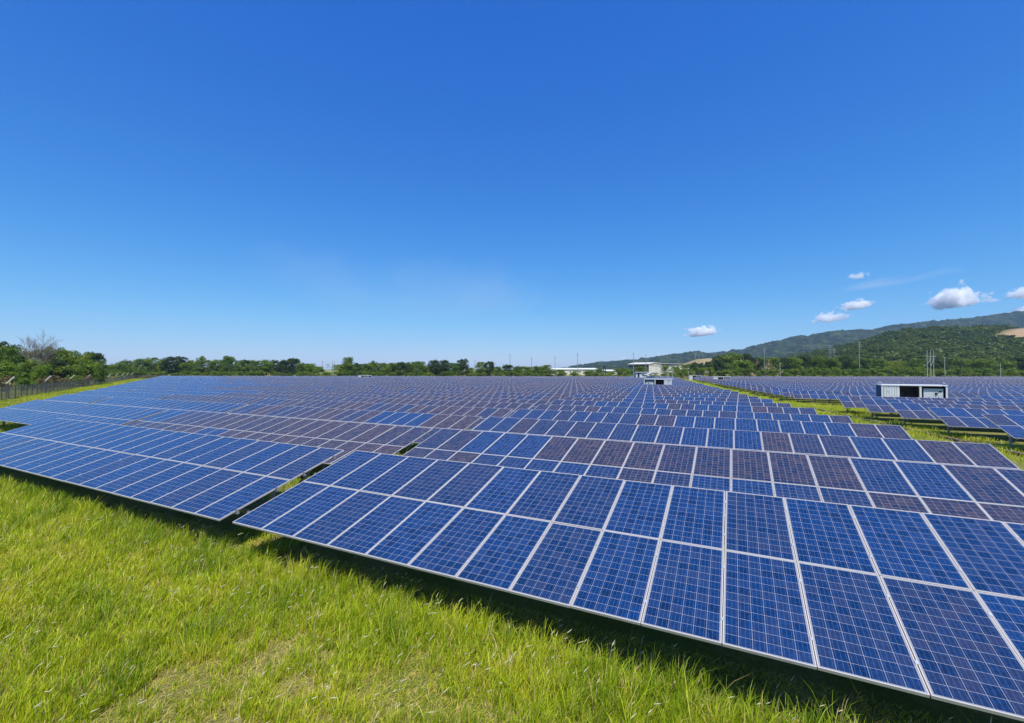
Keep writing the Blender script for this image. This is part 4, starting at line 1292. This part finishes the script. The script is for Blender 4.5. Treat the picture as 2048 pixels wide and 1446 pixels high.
def strips():
    r = np.random.default_rng(15)
    xs, ys = [], []
    # lane between the two fields
    m = 150000
    k = 1 + 44 * r.uniform(0, 1, m) ** 1.7
    y = row_y(k); x = a_right(k) - 1.0 + r.uniform(0, 1, m) * 11.6
    xs.append(x); ys.append(y)
    # strip along the fence
    m = 110000
    s = -45 + 300 * r.uniform(0, 1, m) ** 1.3; off = r.uniform(-1.0, 15, m)
    nrm = np.array([FENCE_D[1], -FENCE_D[0]])
    xs.append(FENCE_A[0] + FENCE_D[0] * s + nrm[0] * off); ys.append(FENCE_A[1] + FENCE_D[1] * s + nrm[1] * off)
    # open ground left of the front row and the pad round the cabin
    m = 60000
    xs.append(r.uniform(-100, -31, m)); ys.append(r.uniform(8, 24, m))
    m = 22000
    xs.append(r.uniform(4, 30, m)); ys.append(r.uniform(62, 76, m))
    m = 5000
    xs.append(r.uniform(-12.2, -9.6, m)); ys.append(r.uniform(6.2, 10.2, m))
    # ground glimpsed under and between the nearest tables
    m = 60000
    xs.append(r.uniform(-26, 12, m)); ys.append(r.uniform(9.6, 22, m))
    x, y = np.concatenate(xs), np.concatenate(ys)
    d = depth_of(x, y)
    ok = (d > 5) & (np.abs(lat_of(x, y)) / np.maximum(d, 1) < 1.3) & (d < 262)
    x, y, d = x[ok], y[ok], d[ok]
    n1 = vnoise(x, y, 2.4, 21) * .6 + vnoise(x, y, .9, 22) * .4
    keep = r.uniform(0, 1, len(x)) < np.clip(n1 * 1.7 - .2, .08, 1)
    x, y, d, n1 = x[keep], y[keep], d[keep], n1[keep]
    h = (.10 + .34 * n1) * r.uniform(.6, 1.3, len(x)); w = .010 + d * .00055
    under = (y < 22.5) & (x > -31) & (x < a_right((y - 10.05) / 5.8 + 1))
    h[under] *= .7
    shade = np.clip(.40 + .40 * (vnoise(x, y, 5, 23) - .5) + r.normal(0, .14, len(x)), 0, 1)
    dry = r.uniform(0, 1, len(x)) < .12
    shade[dry] = r.uniform(.75, 1, dry.sum())
    grass_object("verge_grass", x, y, h, w, shade, "green verge grass along the lane and the left fence", 18)
strips()

# ------------------------------------------------------------------ clouds
def cloud_mat(name, dens, seed, soft, nscale, wisp):
    t = NT(name)
    p = t.coord('Object')
    mp = t.n("ShaderNodeMapping"); t.put(mp.inputs['Vector'], p); mp.inputs['Location'].default_value = (seed * 3.7, seed * 1.9, seed * 5.3)
    mp.inputs['Scale'].default_value = (1.6, 1.0, 0.75)
    nz = t.noise(mp.outputs[0], nscale, 7, 0.6)
    sp = t.n("ShaderNodeSeparateXYZ"); t.put(sp.inputs[0], p)
    # flat base: squash the lower half of the ellipsoid
    zz = t.math('ADD', sp.outputs[2], 0.35)
    zl = t.math('MULTIPLY', t.math('MINIMUM', zz, 0.0), 1.9)
    zu = t.math('MULTIPLY', t.math('MAXIMUM', zz, 0.0), 0.78)
    z2 = t.math('ADD', t.math('POWER', zl, 2.0), t.math('POWER', zu, 2.0))
    r2 = t.math('ADD', t.math('ADD', t.math('POWER', sp.outputs[0], 2.0), t.math('POWER', sp.outputs[1], 2.0)), z2)
    rr = t.math('SQRT', r2)
    f = t.math('SUBTRACT', t.math('ADD', t.math('MULTIPLY', nz, 2.2), -0.51), t.math('MULTIPLY', rr, wisp))
    f = t.math('DIVIDE', f, soft, clamp=True)
    f = t.math('MULTIPLY', f, dens)
    v = t.n("ShaderNodeVolumePrincipled")
    v.inputs['Color'].default_value = (1.0, 0.996, 0.985, 1)
    v.inputs['Anisotropy'].default_value = 0.1
    t.put(v.inputs['Density'], f)
    t.t.links.new(v.outputs[0], t.out.inputs['Volume'])
    return t.mat
CD = 9500.0
def cloud(px, py, hw, hh, label, dens, soft=0.15, nscale=1.9, wisp=1.0, roll=0.0, seed=1):
    x, y = bearing(px, CD)
    s = CD / FPX
    bm = MB()
    # rounded lump bounding the vapour
    n, m = 20, 12
    vs, fs = [], []
    for i in range(m + 1):
        ph = math.pi * i / m
        for j in range(n):
            th = 2 * math.pi * j / n
            vs.append((math.sin(ph) * math.cos(th), math.sin(ph) * math.sin(th), math.cos(ph)))
    for i in range(m):
        for j in range(n): fs.append((i * n + j, i * n + n + j, i * n + n + (j + 1) % n, i * n + (j + 1) % n))
    bm.add(vs, fs)
    me = bm.mesh("cloud", cloud_mat("cloud_vapour", dens, seed, soft, nscale, wisp))
    o = link("cloud", me, None, (x, y, elev(py, CD)), (0, -roll, YAW), (hw * s, hw * s * .8, hh * s))
    return tag(o, label, "cloud", "small clouds above the hills")
cloud(1908, 592, 66, 34, "largest white cloud, flat-based, above the ridge at right", 0.020, seed=1, roll=.12)
cloud(1716, 608, 44, 15, "slanting white cloud above the ridge, left of the largest", 0.022, roll=.18, seed=2)
cloud(1660, 633, 46, 15, "ragged pale cloud below and left of the slanting one", 0.013, roll=.10, seed=3, nscale=2.2)
cloud(1717, 550, 27, 10, "small faint cloud, highest of all in the sky", 0.008, seed=4, soft=.2)
cloud(1402, 661, 48, 16, "lone white cloud low over the middle of the ridge", 0.026, roll=.10, seed=5, nscale=1.9)
cloud(2046, 584, 34, 18, "white cloud cut by the right edge above the ridge", 0.018, seed=6)
cloud(2050, 621, 34, 11, "cloud peeping from behind the ridge at the right edge", 0.024, seed=7)
cloud(1984, 599, 22, 7, "tiny faint puff between the largest cloud and right edge", 0.006, seed=8, soft=.2)
cloud(1246, 717, 20, 9, "tiny cloud peeping above the low end of the ridge", 0.010, seed=9, soft=.2)

cloud(860, 560, 430, 130, "thin pale veil of cloud low in the sky at the centre", 0.00024, seed=13, soft=1.4, nscale=1.0)
cloud(1770, 562, 190, 16, "long faint streak of cloud above the small clouds", 0.00035, seed=12, soft=.8, nscale=1.3, roll=.16)

# ------------------------------------------------------------------ haze
def haze():
    t = NT("hazy_air")
    v = t.n("ShaderNodeVolumePrincipled")
    v.inputs['Color'].default_value = (0.48, 0.70, 1.0, 1)
    v.inputs['Density'].default_value = 7.0e-5
    v.inputs['Anisotropy'].default_value = 0.0
    t.t.links.new(v.outputs[0], t.out.inputs['Volume'])
    mb = MB(); mb.box((0, 0, 255), (12400, 12400, 530))
    tag(link("haze", mb.mesh("haze", t.mat)), "thin bluish haze filling the air out to the hills", "haze", None, 'stuff')
haze()
